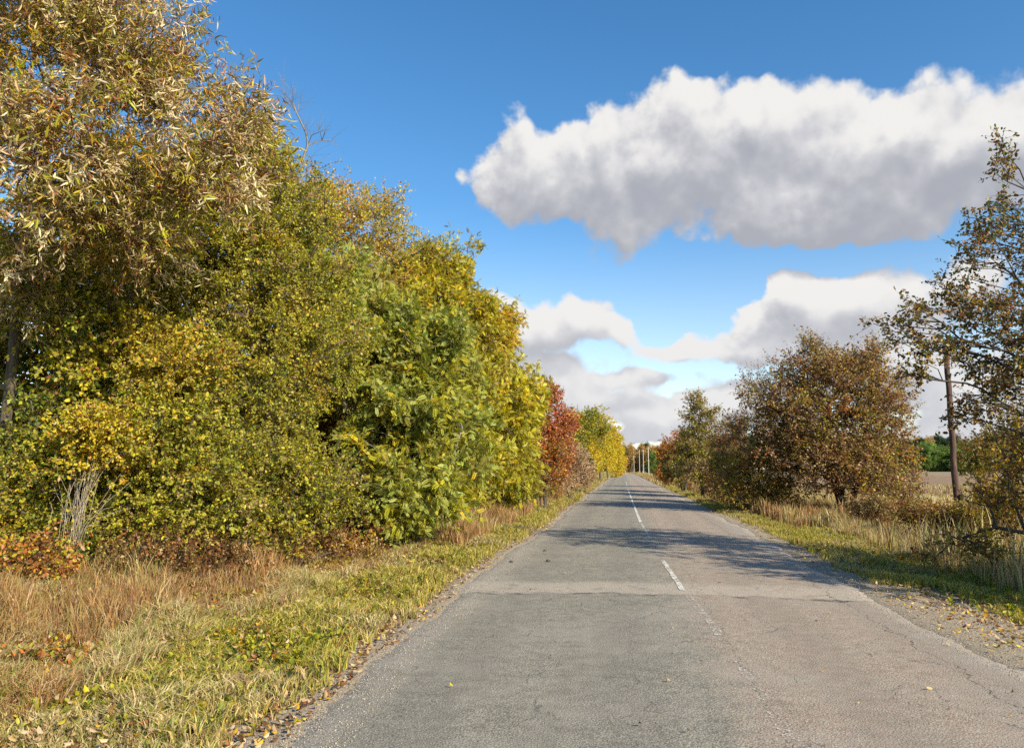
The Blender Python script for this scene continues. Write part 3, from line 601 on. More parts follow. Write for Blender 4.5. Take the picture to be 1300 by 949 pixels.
# understorey shrubs on the right
under = [(1130, 31, 26, 34, 'thin greyish-brown shrub hugging the right side of the broad brown tree', P_BROWNG, 630), (1175, 24, 34, 20, 'rust-tinted brown shrub left of the leaning wooden pole foot', P_RUST+[(OLIVE, 3), (BROWN, 3)], 662),
         (1232, 23, 20, 18, 'yellowish shrub growing round the foot of the leaning pole', [(OLIVE, 3), (GOLD, 2), (TAN, 2)], 672), (1272, 21, 34, 32, 'yellow-brown shrub between pole and right edge', [(OLIVE, 3), (GOLD, 2.5), (RUST, 1), (BROWN, 2)], 640),
         (1110, 27, 32, 14, 'low brown scrub under the broad brown tree', P_TAN+[(OLIVE, 3), (RUST, 2)], 668)]
for i, (px, Y, rx, rz, lab, pal, py) in enumerate(under):
    tree('scrub_shrub', lab, 'shrub', g0(px, Y), multi(1.0 if i != 0 else 2.4, 6, .5, 20+i), [bl(px, py, Y, rx, rz, .8), bl(px+rx*.4, py+rz*.4, Y-.5, rx*.7, rz*.7, .6)], pal, nA=130, nT=7, nL=8, twig=.3, lsize=.05, trunk_r=.03, minr=.003, seed=90+i, up=.5)
tree('orange_brown_tree', 'dark orange-brown tree half hidden behind the near pear at the right edge', 'tree', g0(1285, 34), [trunk(0, 0, 3.2, seed=15)],
     [bl(1285, 570, 34, 55, 30, 1.6), bl(1330, 560, 34, 60, 50, 2), bl(1250, 585, 33, 30, 18, 1)], [(OLIVE, 4), (BROWN, 4), (GOLD, 1.5), (DGREEN, 3), (RUST, 1.5)], nA=260, nT=8, nL=11, twig=.5, lsize=.075, trunk_r=.1, seed=96)
# leaning wooden pole
def pole_thing():
    base = pt(1216, 650, 27.5); bx, by = base[0], base[1]
    root = thing('utility_pole', (bx, by, 0), 'leaning rust-brown wooden pole behind the right-hand scrub', 'utility pole')
    top = pt(1200, 436, 27.5)-np.array((bx, by, 0))
    n = 14; tt = np.linspace(0, 1, n)[:, None]; rr = np.random.default_rng(3)
    C = np.array((0, 0, -.3))*(1-tt)+top*tt; C[1:-1, :2] += rr.normal(size=(n-2, 2))*.012
    R_ = np.linspace(.105, .08, n); R_ = np.append(R_, .02); C = np.vstack([C, C[-1]+(0, 0, .02)])
    m, nt, N, L = new_mat('weathered_wood'); t = NT(nt); tc = t.n('ShaderNodeTexCoord'); mp = t.n('ShaderNodeMapping'); mp.inputs['Scale'].default_value = (9, 9, .8); L.new(tc.outputs['Object'], mp.inputs[0])
    n1 = t.noise(mp.outputs[0], 2.2, 6, .7); n2 = t.noise(tc.outputs['Object'], 1.1, 3, .6)
    c = t.ramp(n1.outputs[0], [(.3, (.02, .014, .011)), (.5, (.075, .038, .026)), (.72, (.22, .125, .08))])
    c = t.mix(t.math('MULTIPLY', t.sstep(n2.outputs[0], .5, .7), .5), c, (.05, .035, .03))
    p = t.n('ShaderNodeBsdfPrincipled'); L.new(c, p.inputs['Base Color']); p.inputs['Roughness'].default_value = .85
    b = t.n('ShaderNodeBump'); b.inputs['Distance'].default_value = .015; L.new(n1.outputs[0], b.inputs['Height']); L.new(b.outputs[0], p.inputs['Normal'])
    o = t.n('ShaderNodeOutputMaterial'); L.new(p.outputs[0], o.inputs[0])
    V, q, l = tube_chain(C, R_, 14); mesh_obj('shaft', V, (q, l), m, root, smooth=True)
    C2 = np.array([(.22, -.12, -.3), (.17, -.12, .3), (.12, -.12, .9), (.11, -.12, .93)]); V, q, l = tube_chain(C2, [.11, .11, .10, .02], 12); mesh_obj('footing', V, (q, l), bpy.data.materials['dark_bark'], root, smooth=True)
    steel = bpy.data.materials.new('rusty_steel'); steel.use_nodes = True; steel.node_tree.nodes['Principled BSDF'].inputs['Base Color'].default_value = (.09, .05, .035, 1)
    glass = bpy.data.materials.new('white_porcelain'); glass.use_nodes = True; glass.node_tree.nodes['Principled BSDF'].inputs['Base Color'].default_value = (.6, .6, .58, 1); glass.node_tree.nodes['Principled BSDF'].inputs['Roughness'].default_value = .2
    for s, dz in ((1, .35), (-1, .7)):
        z = top[2]-dz; c0 = top*(z/top[2])
        hk = np.array([c0, c0+(s*.16, 0, -.01), c0+(s*.24, 0, .04), c0+(s*.25, 0, .14)]); V, q, l = tube_chain(hk, [.012]*4, 6)
        h = mesh_obj('hook', V, (q, l), steel, root, smooth=True)
        e = c0+np.array((s*.25, 0, .12)); ins = np.array([e, e+(0, 0, .03), e+(0, 0, .06), e+(0, 0, .09), e+(0, 0, .12)]); V, q, l = tube_chain(ins, [.045, .05, .028, .035, .01], 10)
        mesh_obj('insulator', V, (q, l), glass, h, smooth=True)
    C3 = np.vstack([np.array((.09+.115*math.cos(a), -.06+.15*math.sin(a), .62+.02*math.sin(a*9))) for a in np.linspace(0, 6.283, 24)]); V, q, l = tube_chain(C3, [.008]*24, 4); mesh_obj('binding_wire', V, (q, l), steel, root)
pole_thing()
# pale poles far down the road
m, nt, N, L = new_mat('pale_concrete'); t = NT(nt); tc = t.n('ShaderNodeTexCoord'); n1 = t.noise(tc.outputs['Object'], 3, 4)
p = t.n('ShaderNodeBsdfPrincipled'); L.new(t.ramp(n1.outputs[0], [(.3, (.36, .32, .25)), (.7, (.52, .47, .38))]), p.inputs['Base Color']); p.inputs['Roughness'].default_value = .8
o = t.n('ShaderNodeOutputMaterial'); L.new(p.outputs[0], o.inputs[0]); PALEM = m
pl = ['nearest and thickest pale pole right of the far road', 'second pale pole of the far row, counted from the nearest', 'third pale pole of the far row, counted from the nearest', 'farthest pale pole, next to the end of the road']
for i, (px, Y, top) in enumerate(((823.5, 205, 567), (817, 250, 570), (812, 290, 571), (805, 330, 578))):
    x, y = g0(px, Y); tp = pt(px, top, Y)[2]; g_ = float(gz(x, y))
    r0 = thing('concrete_pole', (x, y, g_), pl[i], 'utility pole', 'pale poles beside the far end of the road')
    V, q, l = tube_chain(np.array([(0, 0, -.3), (0, 0, tp*.5), (0, 0, tp-g_), (0, 0, tp-g_+.05)]), [.13, .11, .09, .03], 8); mesh_obj('shaft', V, (q, l), PALEM, r0, smooth=True)
    V, q, l = tube_chain(np.array([(-.5, 0, tp-g_-.5), (.5, 0, tp-g_-.5)]), [.06, .06], 6); mesh_obj('crossarm', V, (q, l), PALEM, r0)
# ------------------------------------------------------------------ far woods
def far_tree(name, label, cat, H_, blobs, pal, leafk, ls, bark, seed, nA=150, nT=6, nL=7, twig=.9, group=None):
    return tree(name, label, cat, (0, 0), [trunk(0, 0, H_*.85, seed=seed, wob=.1)], [(np.array(c), np.array(r)) for c, r in blobs], pal, nA=nA, nT=nT, nL=nL, twig=twig, leaf=leafk, lsize=ls, trunk_r=.18, bark=bark, seed=seed, twigs=False, step=1.2, minr=.015, group=group)
PG = [((.15, .24, .05), 3), ((.24, .31, .07), 3), ((.09, .14, .04), 2)]
PDK = [((.045, .085, .03), 3), ((.065, .11, .04), 3), ((.03, .05, .02), 2)]
yp = far_tree('young_pine', 'bright green young pine in the belt beyond the field', 'tree', 8, [((0, 0, 2.), (2.4, 2.4, 1.6)), ((0, 0, 4.), (1.9, 1.9, 1.6)), ((0, 0, 6.4), (1.2, 1.2, 1.8))], PG, 'needle', .9, BARKP, 101, group='young pines beyond the field')
op = far_tree('tall_pine', 'tall dark pine in the wood at the back of the field', 'tree', 17, [((0, 0, 13.5), (2.6, 2.6, 2.6)), ((0, 0, 10), (2.8, 2.8, 2.6)), ((0, 0, 6), (2.6, 2.6, 2.6))], PDK, 'needle', 1.3, BARKP, 102, group='tall pines behind the field')
fb = far_tree('pale_birch', 'pale yellow-tan birch among the pines beyond the field', 'tree', 11, [((0, 0, 8.5), (1.5, 1.5, 2.2)), ((0, 0, 5.5), (1.9, 1.9, 2.2))], [(TAN, 3), (GOLD, 2), (STRAW, 2)], 'broad', .3, PALEM, 103, nL=6, group='pale birches among the far pines')
fr = far_tree('autumn_tree', 'rust and gold tree in the wood closing the end of the road', 'tree', 12, [((0, 0, 8.5), (2.6, 2.6, 2.6)), ((.5, 0, 5), (3, 3, 2.4)), ((-.5, 0, 2.4), (2.8, 2.8, 1.8))], [(RUST, 3), (OLIVE, 2), (GOLD, 1.5), (BROWN, 2), (DGREEN, 2)], 'broad', .38, BARK, 104, nA=190, nT=6, nL=9, group='autumn trees closing the end of the road')
used = set()
def put(proto, x, y, s, grp=None, lab=None):
    z = float(gz(x, y)); rz = r_.uniform(0, 6.28)
    sc = (s[0], s[0], s[2]) if isinstance(s, tuple) else (s, s, s*r_.uniform(.88, 1.12))
    if proto.name not in used:
        used.add(proto.name); proto.location = (x, y, z); proto.scale = sc; return proto
    return dup(proto, (x, y, z), rz, sc, lab, grp)
for row in range(2):
    for k in range(50): put(yp, 55+k*3.0+r_.uniform(-1, 1), 285+row*7+r_.uniform(-3, 3), (r_.uniform(1., 1.3), 0, r_.uniform(.8, 1.15)))
for k in range(60): put(op, 45+k*3.3+r_.uniform(-1.2, 1.2), 345+r_.uniform(-8, 8), (r_.uniform(.95, 1.2), 0, r_.uniform(.66, .86)))
for k in range(14): put(fb, 60+k*10.5+r_.uniform(-4, 4), 312+r_.uniform(-6, 6), r_.uniform(.85, 1.1))
for k in range(26): put(fr, -38+k*3.4+r_.uniform(-1, 1), 398+r_.uniform(-8, 8), r_.uniform(.8, 1.05))
EB = 'pale birches standing at the end of the road'; EP = 'dark pines standing at the end of the road'
for k in range(7): put(fb, 1+k*3.6+r_.uniform(-1, 1), 372+r_.uniform(-8, 8), r_.uniform(1.1, 1.35), EB, 'pale birch standing before the wood at the end of the road')
for k in range(8): put(op, -6+k*6+r_.uniform(-1, 1), 412+r_.uniform(-6, 6), r_.uniform(.7, .85), EP, 'dark pine standing in the wood at the end of the road')
for k in range(7): put(yp, 12+k*6+r_.uniform(-2, 2), 360+r_.uniform(-8, 8), r_.uniform(.7, 1.0), 'green pines right of the road end', 'green young pine right of the end of the road')
# ================================================================== GRASS AND LITTER
def tuft_tmpl(seed, n, w, lean):
    r = random.Random(seed); V = []; Fc = []
    for i in range(n):
        a = r.uniform(0, 6.283); l = r.uniform(.55, 1.0); bx, by = r.uniform(-.16, .16), r.uniform(-.16, .16); b_ = r.uniform(.2, 1)*lean; ww = w*r.uniform(.7, 1.3)
        dx, dy = math.cos(a), math.sin(a); q = r.uniform(0, 6.283); sx_, sy_ = math.cos(q)*ww, math.sin(q)*ww; k = len(V)
        V += [(bx-sx_, by-sy_, -.03), (bx+sx_, by+sy_, -.03), (bx+dx*b_*.35*l+sx_*.7, by+dy*b_*.35*l+sy_*.7, .62*l), (bx+dx*b_*.35*l-sx_*.7, by+dy*b_*.35*l-sy_*.7, .62*l), (bx+dx*b_*l, by+dy*b_*l, l*(1-.25*b_))]
        Fc += [[k, k+1, k+2, k+3], [k+3, k+2, k+4]]
    return np.array(V), Fc
def grass(name, label, cat, xy, hgt, pal, n=8, w=.05, lean=.7, seed=1, patch=None, var=4):
    r = np.random.default_rng(seed); parts = []; cols = []
    hgt = hgt*(1+.55*np.sin(xy[:, 0]*2.3+seed)*np.sin(xy[:, 1]*1.9+xy[:, 0])+.25*np.sin(xy[:, 0]*6.1)*np.sin(xy[:, 1]*5.3))
    idx = r.integers(0, var, len(xy)); z = gz(xy[:, 0], xy[:, 1])
    dist = np.hypot(xy[:, 0], xy[:, 1])
    for v in range(var):
        mm = idx == v; K = int(mm.sum())
        if not K: continue
        T, Fc = tuft_tmpl(seed*10+v, n, w, lean); a = r.uniform(0, 6.283, K); pos = np.column_stack([xy[mm], z[mm]])
        D = np.column_stack([np.cos(a), np.sin(a), np.zeros(K)]); B = np.column_stack([-np.sin(a), np.cos(a), np.zeros(K)]); Nn = np.tile((0., 0., 1.), (K, 1))
        s = hgt[mm]*r.uniform(.6, 1.35, K)
        T2 = T.copy(); V, lv, lt = instance(T2, Fc, pos, D, B, Nn, s); parts.append((V, lv, lt))
        p_ = np.repeat(pos, n, axis=0)
        f = np.sin(p_[:, 0]*1.3+p_[:, 1]*.5+seed)*np.sin(p_[:, 1]*.9-p_[:, 0]*.4+2)+.5*np.sin(p_[:, 0]*3.1+1)*np.sin(p_[:, 1]*2.7)
        c = pick(pal[0], K*n, r); c2 = pick(pal[1], K*n, r); m2 = (f+r.normal(size=K*n)*.35) > (patch if patch is not None else .3)
        c = np.where(m2[:, None], c2, c); cols.append(np.repeat(c, 2, axis=0))
    V, fc = join(parts)
    o = mesh_obj(name, V, fc, GRASS, col=np.concatenate(cols)); tag(o, label, cat, kind='stuff'); return o
def scatter(n, x0, x1, y0, y1, side, r, pw=1.0, keep=None):
    """density falls with distance from the eye"""
    u = r.random(n); 
    y = np.exp(np.log(y0)+u*(np.log(y1)-np.log(y0))) if pw == 1 else y0+(y1-y0)*u
    v = r.random(n)
    if side < 0: xe = edge_l(y); x = xe-(-x0)-v*(x1-(-x0)) if False else xe-x0-v*(x1-x0)
    else: xe = edge_r(y); x = xe+x0+v*(x1-x0)
    xy = np.column_stack([x+bend(y), y])
    if keep is not None: xy = xy[keep(xy, r)]
    return xy
GG = [((.29, .29, .04), 3), ((.16, .19, .03), 1.2), ((.44, .37, .07), 3.8), ((.54, .41, .14), 3.2)]
GD = [((.50, .39, .18), 3), ((.60, .50, .26), 2), ((.34, .22, .10), 2), ((.27, .28, .06), 2)]
GB = [((.34, .18, .065), 3), ((.44, .29, .11), 2.5), ((.18, .09, .05), 1.6), ((.52, .38, .20), 1.2), ((.24, .22, .06), .8)]
r1 = np.random.default_rng(21)
# left verge: short green turf by the road, drier behind
xy = scatter(26000, .15, 3.2, 4.2, 80, -1, r1, keep=lambda q, r: r.random(len(q)) < np.clip((edge_l(q[:, 1])-q[:, 0])/.9, .12, 1)); d = np.hypot(*xy.T)
grass('verge_grass', 'short green and straw grass on the left verge', 'grass', xy, np.clip(.13+.0022*d, .09, .25), (GG, GD), n=11, w=.033, lean=.9, seed=3, patch=.45)
xy = scatter(26000, 1.9, 6.0, 4.2, 70, -1, r1); d = np.hypot(*xy.T)
grass('dry_grass', 'tangled dry straw grass at the foot of the left thicket', 'grass', xy, np.clip(.20+.003*d, .15, .36), (GD, GB), n=10, w=.018, lean=1.0, seed=4, patch=.15)
xy = np.concatenate([scatter(11000, 1.2, 4.4, 18, 110, -1, r1), scatter(3400, 2.9, 6.4, 7.5, 18, -1, r1)]); d = np.hypot(*xy.T)
grass('brown_weeds', 'tall reddish-brown weeds between left verge and trees', 'weeds', xy, np.clip(.24+.010*d, .3, 1.0), (GB, GD), n=11, w=.013, lean=.35, seed=5, patch=.9)
xy = scatter(5000, .2, 5, 80, 380, -1, r1, pw=0); grass('far_verge_grass', 'yellowish grass strip along the far left road edge', 'grass', xy, np.full(len(xy), .4), (GD, GG), n=8, w=.06, lean=.6, seed=6)
# right verge
xy = scatter(20000, .35, 3.6, 9.5, 85, 1, r1, keep=lambda q, r: (r.random(len(q)) < np.clip((q[:, 0]-edge_r(q[:, 1]))/1.0, .1, 1)) & ((q[:, 1] > 13) | (q[:, 0]-edge_r(q[:, 1]) > 1.3))); d = np.hypot(*xy.T)
grass('verge_grass', 'short green and yellow grass on the right verge', 'grass', xy, np.clip(.08+.002*d, .09, .25), (GG, GD), n=11, w=.035, lean=.9, seed=7, patch=.45)
xy = scatter(20000, 2.5, 8.5, 10, 75, 1, r1); d = np.hypot(*xy.T)
grass('dry_grass', 'tall blond dry grass behind the right verge', 'grass', xy, np.clip(.20+.004*d, .2, .5), (GD, GB), n=9, w=.014, lean=.55, seed=8, patch=.55)
xy = scatter(9000, 1.5, 5.0, 26, 120, 1, r1); d = np.hypot(*xy.T)
grass('brown_weeds', 'reddish-brown weeds under the right-hand bushes', 'weeds', xy, np.clip(.3+.005*d, .4, .8), (GB, GD), n=9, w=.018, lean=.35, seed=9, patch=.9)
xy = scatter(4200, .3, 6, 85, 380, 1, r1, pw=0); grass('far_verge_grass', 'brown and straw grass strip along the far right road edge', 'grass', xy, np.full(len(xy), .45), (GB, GD), n=8, w=.06, lean=.6, seed=10, patch=0)
# reed-like stalks at the right edge
xy = np.column_stack([r1.uniform(5.6, 9, 900), r1.uniform(12.5, 20, 900)]); xy = xy[xy[:, 0]-edge_r(xy[:, 1]) > 2.2]
grass('dry_stalks', 'tall straw-coloured stalks near the right edge', 'weeds', xy, r1.uniform(.5, .85, len(xy)), (GD, GB), n=6, w=.007, lean=.4, seed=12, patch=.6)
# field stubble
u = r1.random(7000); yy = 34+60*u**1.3; xx = 12+r1.random(7000)*(.55*yy+10)
grass('field_stubble', 'dry stubble and weeds over the open field', 'stubble', np.column_stack([xx, yy]), .18+.0015*yy, (GD, GB), n=7, w=.05, lean=.5, seed=13, patch=.2)
# fallen leaves
def litter(name, label, xy, zf, size, pal, seed):
    r = np.random.default_rng(seed); K = len(xy); z = zf(xy[:, 0], xy[:, 1]); a = r.uniform(0, 6.283, K)
    Nn = unit(np.column_stack([r.normal(size=K)*.35, r.normal(size=K)*.35, np.ones(K)])); D = np.column_stack([np.cos(a), np.sin(a), r.normal(size=K)*.2]); D = unit(D-(D*Nn).sum(1, keepdims=True)*Nn); B = np.cross(Nn, D)
    T, Fc = leaf_tmpl('oval'); T = T*np.array((1, .95, -2.2)); s = size*r.uniform(.6, 1.5, K)
    V, lv, lt = instance(T, Fc, np.column_stack([xy, z+.012+s*.08]), D, B, Nn, s)
    c = np.repeat(pick(pal, K, r), 2, axis=0); tag(mesh_obj(name, V, (lv, lt), DRYLEAF, col=c), label, 'leaves', kind='stuff')
PL_ = [((.55, .42, .25), 2.5), (TAN, 4), (GOLD, .8), (RUST, 2), (YEL, .3), (BROWN, 3)]
a1 = scatter(9000, -.05, 1.3, 4, 40, -1, r1, keep=lambda q, r: r.random(len(q)) < np.exp(-np.abs(edge_l(q[:, 1])-q[:, 0]-.35)*2.0)); litter('fallen_leaves', 'fallen tan leaves along the left road edge', a1, lambda x, y: np.maximum(gz(x, y), np.where(x > edge_l(y), road_z(x, y), -1))+.01, .045, PL_, 1)
a2 = scatter(9000, .8, 7, 4, 30, -1, r1); litter('leaf_litter', 'brown leaf litter under the left thicket', a2, lambda x, y: gz(x, y)+.03+.10*np.random.default_rng(1).random(len(x)), .048, PL_, 2)
a3 = scatter(12000, .05, 3.0, 7, 40, 1, r1, keep=lambda q, r: r.random(len(q)) < np.exp(-np.abs(q[:, 0]-edge_r(q[:, 1])-.9)*1.6)); litter('fallen_leaves', 'fallen yellow and brown leaves along the right road edge', a3, lambda x, y: gz(x, y)+.01, .045, PL_+[(YEL, 1)], 3)
a4 = np.column_stack([r1.uniform(-2.2, 3.3, 70), np.exp(r1.uniform(np.log(5), np.log(30), 70))]); litter('road_leaves', 'scattered single leaves lying on the asphalt', a4, lambda x, y: road_z(x, y), .035, PL_, 4)
# gravel at the asphalt edges
def gravel(name, label, xy, zf, size, seed):
    r = np.random.default_rng(seed); K = len(xy)
    T = np.array([(1, 0, 0), (-1, 0, 0), (0, 1, 0), (0, -1, 0), (0, 0, .8), (0, 0, -.8)], float)*.5; Fc = [[0, 2, 4], [2, 1, 4], [1, 3, 4], [3, 0, 4], [2, 0, 5], [1, 2, 5], [3, 1, 5], [0, 3, 5]]
    D = unit(r.normal(size=(K, 3))); B = unit(np.cross(D, r.normal(size=(K, 3)))); Nn = np.cross(D, B); s = size*r.uniform(.5, 1.8, K)
    V, lv, lt = instance(T, Fc, np.column_stack([xy, zf(xy[:, 0], xy[:, 1])+s*.15]), D, B, Nn, s)
    g = r.uniform(.25, .6, (K, 1)); c = np.repeat(g*np.array((1, .87, .70)), 8, axis=0); tag(mesh_obj(name, V, (lv, lt), DRYLEAF, col=c), label, 'gravel', kind='stuff')
zf_ = lambda x, y: np.maximum(gz(x, y), np.where((x > edge_l(y)) & (x < edge_r(y)), road_z(x, y), -1))
gravel('gravel', 'loose gravel crumbs along the left asphalt edge', scatter(9000, -.45, .35, 4, 26, -1, r1), zf_, .0085, 1)
gravel('gravel', 'loose gravel and soil crumbs on the right shoulder', scatter(9000, -.3, 1.4, 5, 30, 1, r1), zf_, .010, 2)
# broad-leaved weeds in the verges
def weeds(name, label, xy, pal, seed, size=.045):
    r = np.random.default_rng(seed); K = 9; n_ = len(xy); P0 = np.repeat(np.column_stack([xy, gz(xy[:, 0], xy[:, 1])+.01]), K, axis=0)
    a = r.uniform(0, 6.283, n_*K); e = r.uniform(.15, 1.2, n_*K); D = np.column_stack([np.cos(a)*np.cos(e), np.sin(a)*np.cos(e), np.sin(e)]); Nn = unit(np.column_stack([-np.cos(a)*np.sin(e), -np.sin(a)*np.sin(e), np.cos(e)])); B = np.cross(Nn, D)
    P0[:, 2] += r.random(n_*K)*.10; T, Fc = leaf_tmpl('oval'); V, lv, lt = instance(T, Fc, P0, D, B, Nn, size*r.uniform(.5, 1.6, n_*K))
    tag(mesh_obj(name, V, (lv, lt), LEAF, col=np.repeat(pick(pal, n_*K, r, np.repeat(np.arange(n_), K), .8), 2, axis=0)), label, 'weeds', kind='stuff')
weeds('verge_weeds', 'broad-leaved green and yellowing weeds in the left verge', scatter(2600, .5, 4.5, 5, 30, -1, r1), [(GREEN, 3), (YGREEN, 3), (DGREEN, 1), (GOLD, .7)], 31)
weeds('rusty_weeds', 'rust-brown leafy weeds at the foot of the left thicket', scatter(9000, 2.4, 6.6, 6.5, 24, -1, r1), [(RUST, 3), (BROWN, 2), (TAN, 2.4), (OLIVE, 2), (ORANGE, 2), (YGREEN, 1.5)], 32, .045)
weeds('verge_weeds', 'broad-leaved weeds in the right verge', scatter(900, .9, 4, 10, 34, 1, r1), [(GREEN, 3), (YGREEN, 3), (OLIVE, 2), (GOLD, .7)], 33)
# dark clods on the road
for (px, py, s, lab) in ((696, 715, .035, 'larger dark clod on the left lane before the tree shadow'), (691.5, 701, .028, 'small dark clod on the left lane just behind the larger one'), (649, 715, .028, 'small dark clod close to the left road edge')):
    d = ray(px, py); tt = -EYE/d[2]; x, y = d[0]*tt, d[1]*tt
    r = np.random.default_rng(int(px)); me_v = []; fs = []
    for i in range(1, 6):
        for j in range(8):
            th = math.pi*i/6; ph = 6.283*j/8; q = s*(1+r.normal()*.14); me_v.append((q*math.sin(th)*math.cos(ph)*1.2, q*math.sin(th)*math.sin(ph), q*.7*math.cos(th)))
    me_v += [(0, 0, s*.7), (0, 0, -s*.6)]
    for i in range(4):
        for j in range(8): fs.append([i*8+j, (i+1)*8+j, (i+1)*8+(j+1) % 8, i*8+(j+1) % 8])
    for j in range(8): fs.append([40, j, (j+1) % 8]); fs.append([41, 32+(j+1) % 8, 32+j])
    o = mesh_obj('dirt_clod', me_v, fs, bpy.data.materials['dark_bark'], smooth=True); o.location = (x, y, float(road_z(x, y))+s*.5); tag(o, lab, 'clod')
# ================================================================== SKY
SUN_AZ_X, SUN_EL = math.radians(127), math.radians(30)   # degrees clockwise from +Y
w = bpy.data.worlds.new('World'); SC.world = w; w.use_nodes = True; nt = w.node_tree; nt.nodes.clear(); t = NT(nt); L = nt.links
w.cycles.sampling_method = 'MANUAL'; w.cycles.sample_map_resolution = 256
sky = t.n('ShaderNodeTexSky', sky_type='NISHITA'); sky.sun_disc = False; sky.sun_elevation = SUN_EL; sky.sun_rotation = SUN_AZ_X; sky.altitude = 200; sky.air_density = 1.0; sky.dust_density = .4; sky.ozone_density = 2.2
def azel(px, py):
    d = ray(px, py); return math.atan2(d[0], d[1]), math.atan2(d[2], math.hypot(d[0], d[1]))
CL = [ # main bank, upper right
 (650, 205, 50, 48, 1.1), (720, 190, 80, 60, 1.2), (700, 255, 66, 52, 1.1), (775, 300, 42, 46, 1.), (790, 235, 70, 60, 1.0), (850, 170, 90, 66, 1.2), (950, 180, 100, 76, 1.2), (880, 235, 80, 44, .9), (1030, 225, 110, 82, 1.2),
 (975, 285, 80, 34, 1.0), (1120, 190, 100, 80, 1.2), (1205, 165, 90, 62, 1.2), (1285, 165, 55, 52, 1.0), (1170, 255, 85, 38, 1.0), (1050, 285, 50, 20, .6), (1000, 118, 60, 26, .45), (860, 112, 60, 24, .4),
 # second row of separate puffs
 (690, 415, 64, 36, 1.25), (758, 406, 54, 34, 1.3), (645, 405, 44, 30, 1.0), (798, 418, 20, 18, .8),
 (1005, 368, 54, 44, 1.6), (955, 400, 40, 20, 1.1), (1065, 398, 58, 32, 1.2), (1150, 372, 70, 34, .95), (1230, 350, 50, 40, .7), (880, 424, 30, 7, .5), (1150, 420, 80, 22, .8),

 (860, 450, 46, 13, 1.0), (950, 440, 70, 18, 1.4), (1040, 452, 90, 18, 1.4), (1130, 462, 90, 18, 1.2), (700, 468, 70, 15, 1.2), (640, 440, 50, 30, .8), (790, 480, 40, 8, .9), (840, 520, 66, 20, 1.5), (760, 514, 50, 14, 1.3), (920, 506, 60, 13, 1.2), (690, 505, 50, 14, 1.1),
 (1010, 500, 80, 16, 1.2), (1180, 495, 90, 20, 1.3), (1240, 540, 100, 18, 1.3), (1150, 560, 90, 13, 1.2), (800, 551, 60, 9, 1.3), (880, 560, 90, 9, 1.3), (770, 576, 100, 6, 1.3), (1000, 568, 90, 10, 1.2), (1230, 578, 120, 8, 1.2),
 (985, 326, 70, 12, -1.3), (1080, 330, 60, 13, -1.0), (900, 350, 60, 22, -.9), (830, 405, 26, 30, -.9), (720, 492, 70, 14, 1.2), (880, 535, 80, 10, 1.1), (830, 480, 60, 9, 1.0),
 (505, 300, 20, 12, 1.0), (620, 372, 20, 18, 1.0), (555, 275, 20, 9, .5)]
CL += [(px, py, rx, ry, 1.) for px, py, rx, ry in ((-400, 250, 200, 90), (-700, 420, 200, 60), (1800, 250, 220, 110), (2300, 100, 300, 120), (1700, 480, 200, 40))]
grp = bpy.data.node_groups.new('cloud_density', 'ShaderNodeTree')
grp.interface.new_socket('P', in_out='INPUT', socket_type='NodeSocketVector'); grp.interface.new_socket('D', in_out='OUTPUT', socket_type='NodeSocketFloat')
g = NT(grp); gi = g.n('NodeGroupInput'); go = g.n('NodeGroupOutput'); P_ = gi.outputs[0]
nz = g.noise(P_, 7.5, 5, .6); nz2 = g.noise(P_, 30, 4, .66)
vo = g.n('ShaderNodeTexVoronoi', feature='SMOOTH_F1'); vo.inputs['Scale'].default_value = 15; vo.inputs['Detail'].default_value = 2; vo.inputs['Roughness'].default_value = .55; vo.inputs['Smoothness'].default_value = .35
sub = g.n('ShaderNodeVectorMath', operation='SUBTRACT'); grp.links.new(nz.outputs['Color'], sub.inputs[0]); sub.inputs[1].default_value = (.5, .5, .5)
wp = g.n('ShaderNodeVectorMath', operation='MULTIPLY_ADD'); grp.links.new(sub.outputs[0], wp.inputs[0]); wp.inputs[1].default_value = (.085, .05, 0); grp.links.new(P_, wp.inputs[2])
wv = g.n('ShaderNodeVectorMath', operation='MULTIPLY_ADD'); grp.links.new(sub.outputs[0], wv.inputs[0]); wv.inputs[1].default_value = (.03, .03, 0); grp.links.new(P_, wv.inputs[2]); grp.links.new(wv.outputs[0], vo.inputs['Vector'])
tot = None
for (px, py, rx, ry, wt) in CL:
    a, e = azel(px, py); sxr, syr = F/rx*.98, F/ry*.98
    v = g.n('ShaderNodeVectorMath', operation='MULTIPLY_ADD'); grp.links.new(wp.outputs[0], v.inputs[0]); v.inputs[1].default_value = (sxr, syr, 0); v.inputs[2].default_value = (-a*sxr, -e*syr, 0)
    dt = g.n('ShaderNodeVectorMath', operation='DOT_PRODUCT'); grp.links.new(v.outputs[0], dt.inputs[0]); grp.links.new(v.outputs[0], dt.inputs[1])
    ex = g.math('POWER', .3679, dt.outputs['Value'])
    tot = g.math('MULTIPLY', ex, wt) if tot is None else g.math('MULTIPLY_ADD', ex, wt, tot)
tot = g.math('POWER', g.math('MAXIMUM', tot, 0.0), .7)
dn = g.math('ADD', tot, g.math('MULTIPLY_ADD', nz.outputs[0], 1.0, -.5)); dn = g.math('ADD', dn, g.math('MULTIPLY_ADD', nz2.outputs[0], .34, -.17)); dn = g.math('ADD', dn, g.math('MULTIPLY_ADD', vo.outputs['Distance'], -.75, .40))
sz_ = g.n('ShaderNodeSeparateXYZ'); grp.links.new(P_, sz_.inputs[0]); dn = g.math('ADD', dn, g.math('MULTIPLY_ADD', g.sstep(sz_.outputs[1], .02, .24), -.34, .34))
grp.links.new(dn, go.inputs[0])
tc = t.n('ShaderNodeTexCoord'); sx = t.n('ShaderNodeSeparateXYZ'); L.new(tc.outputs['Generated'], sx.inputs[0])
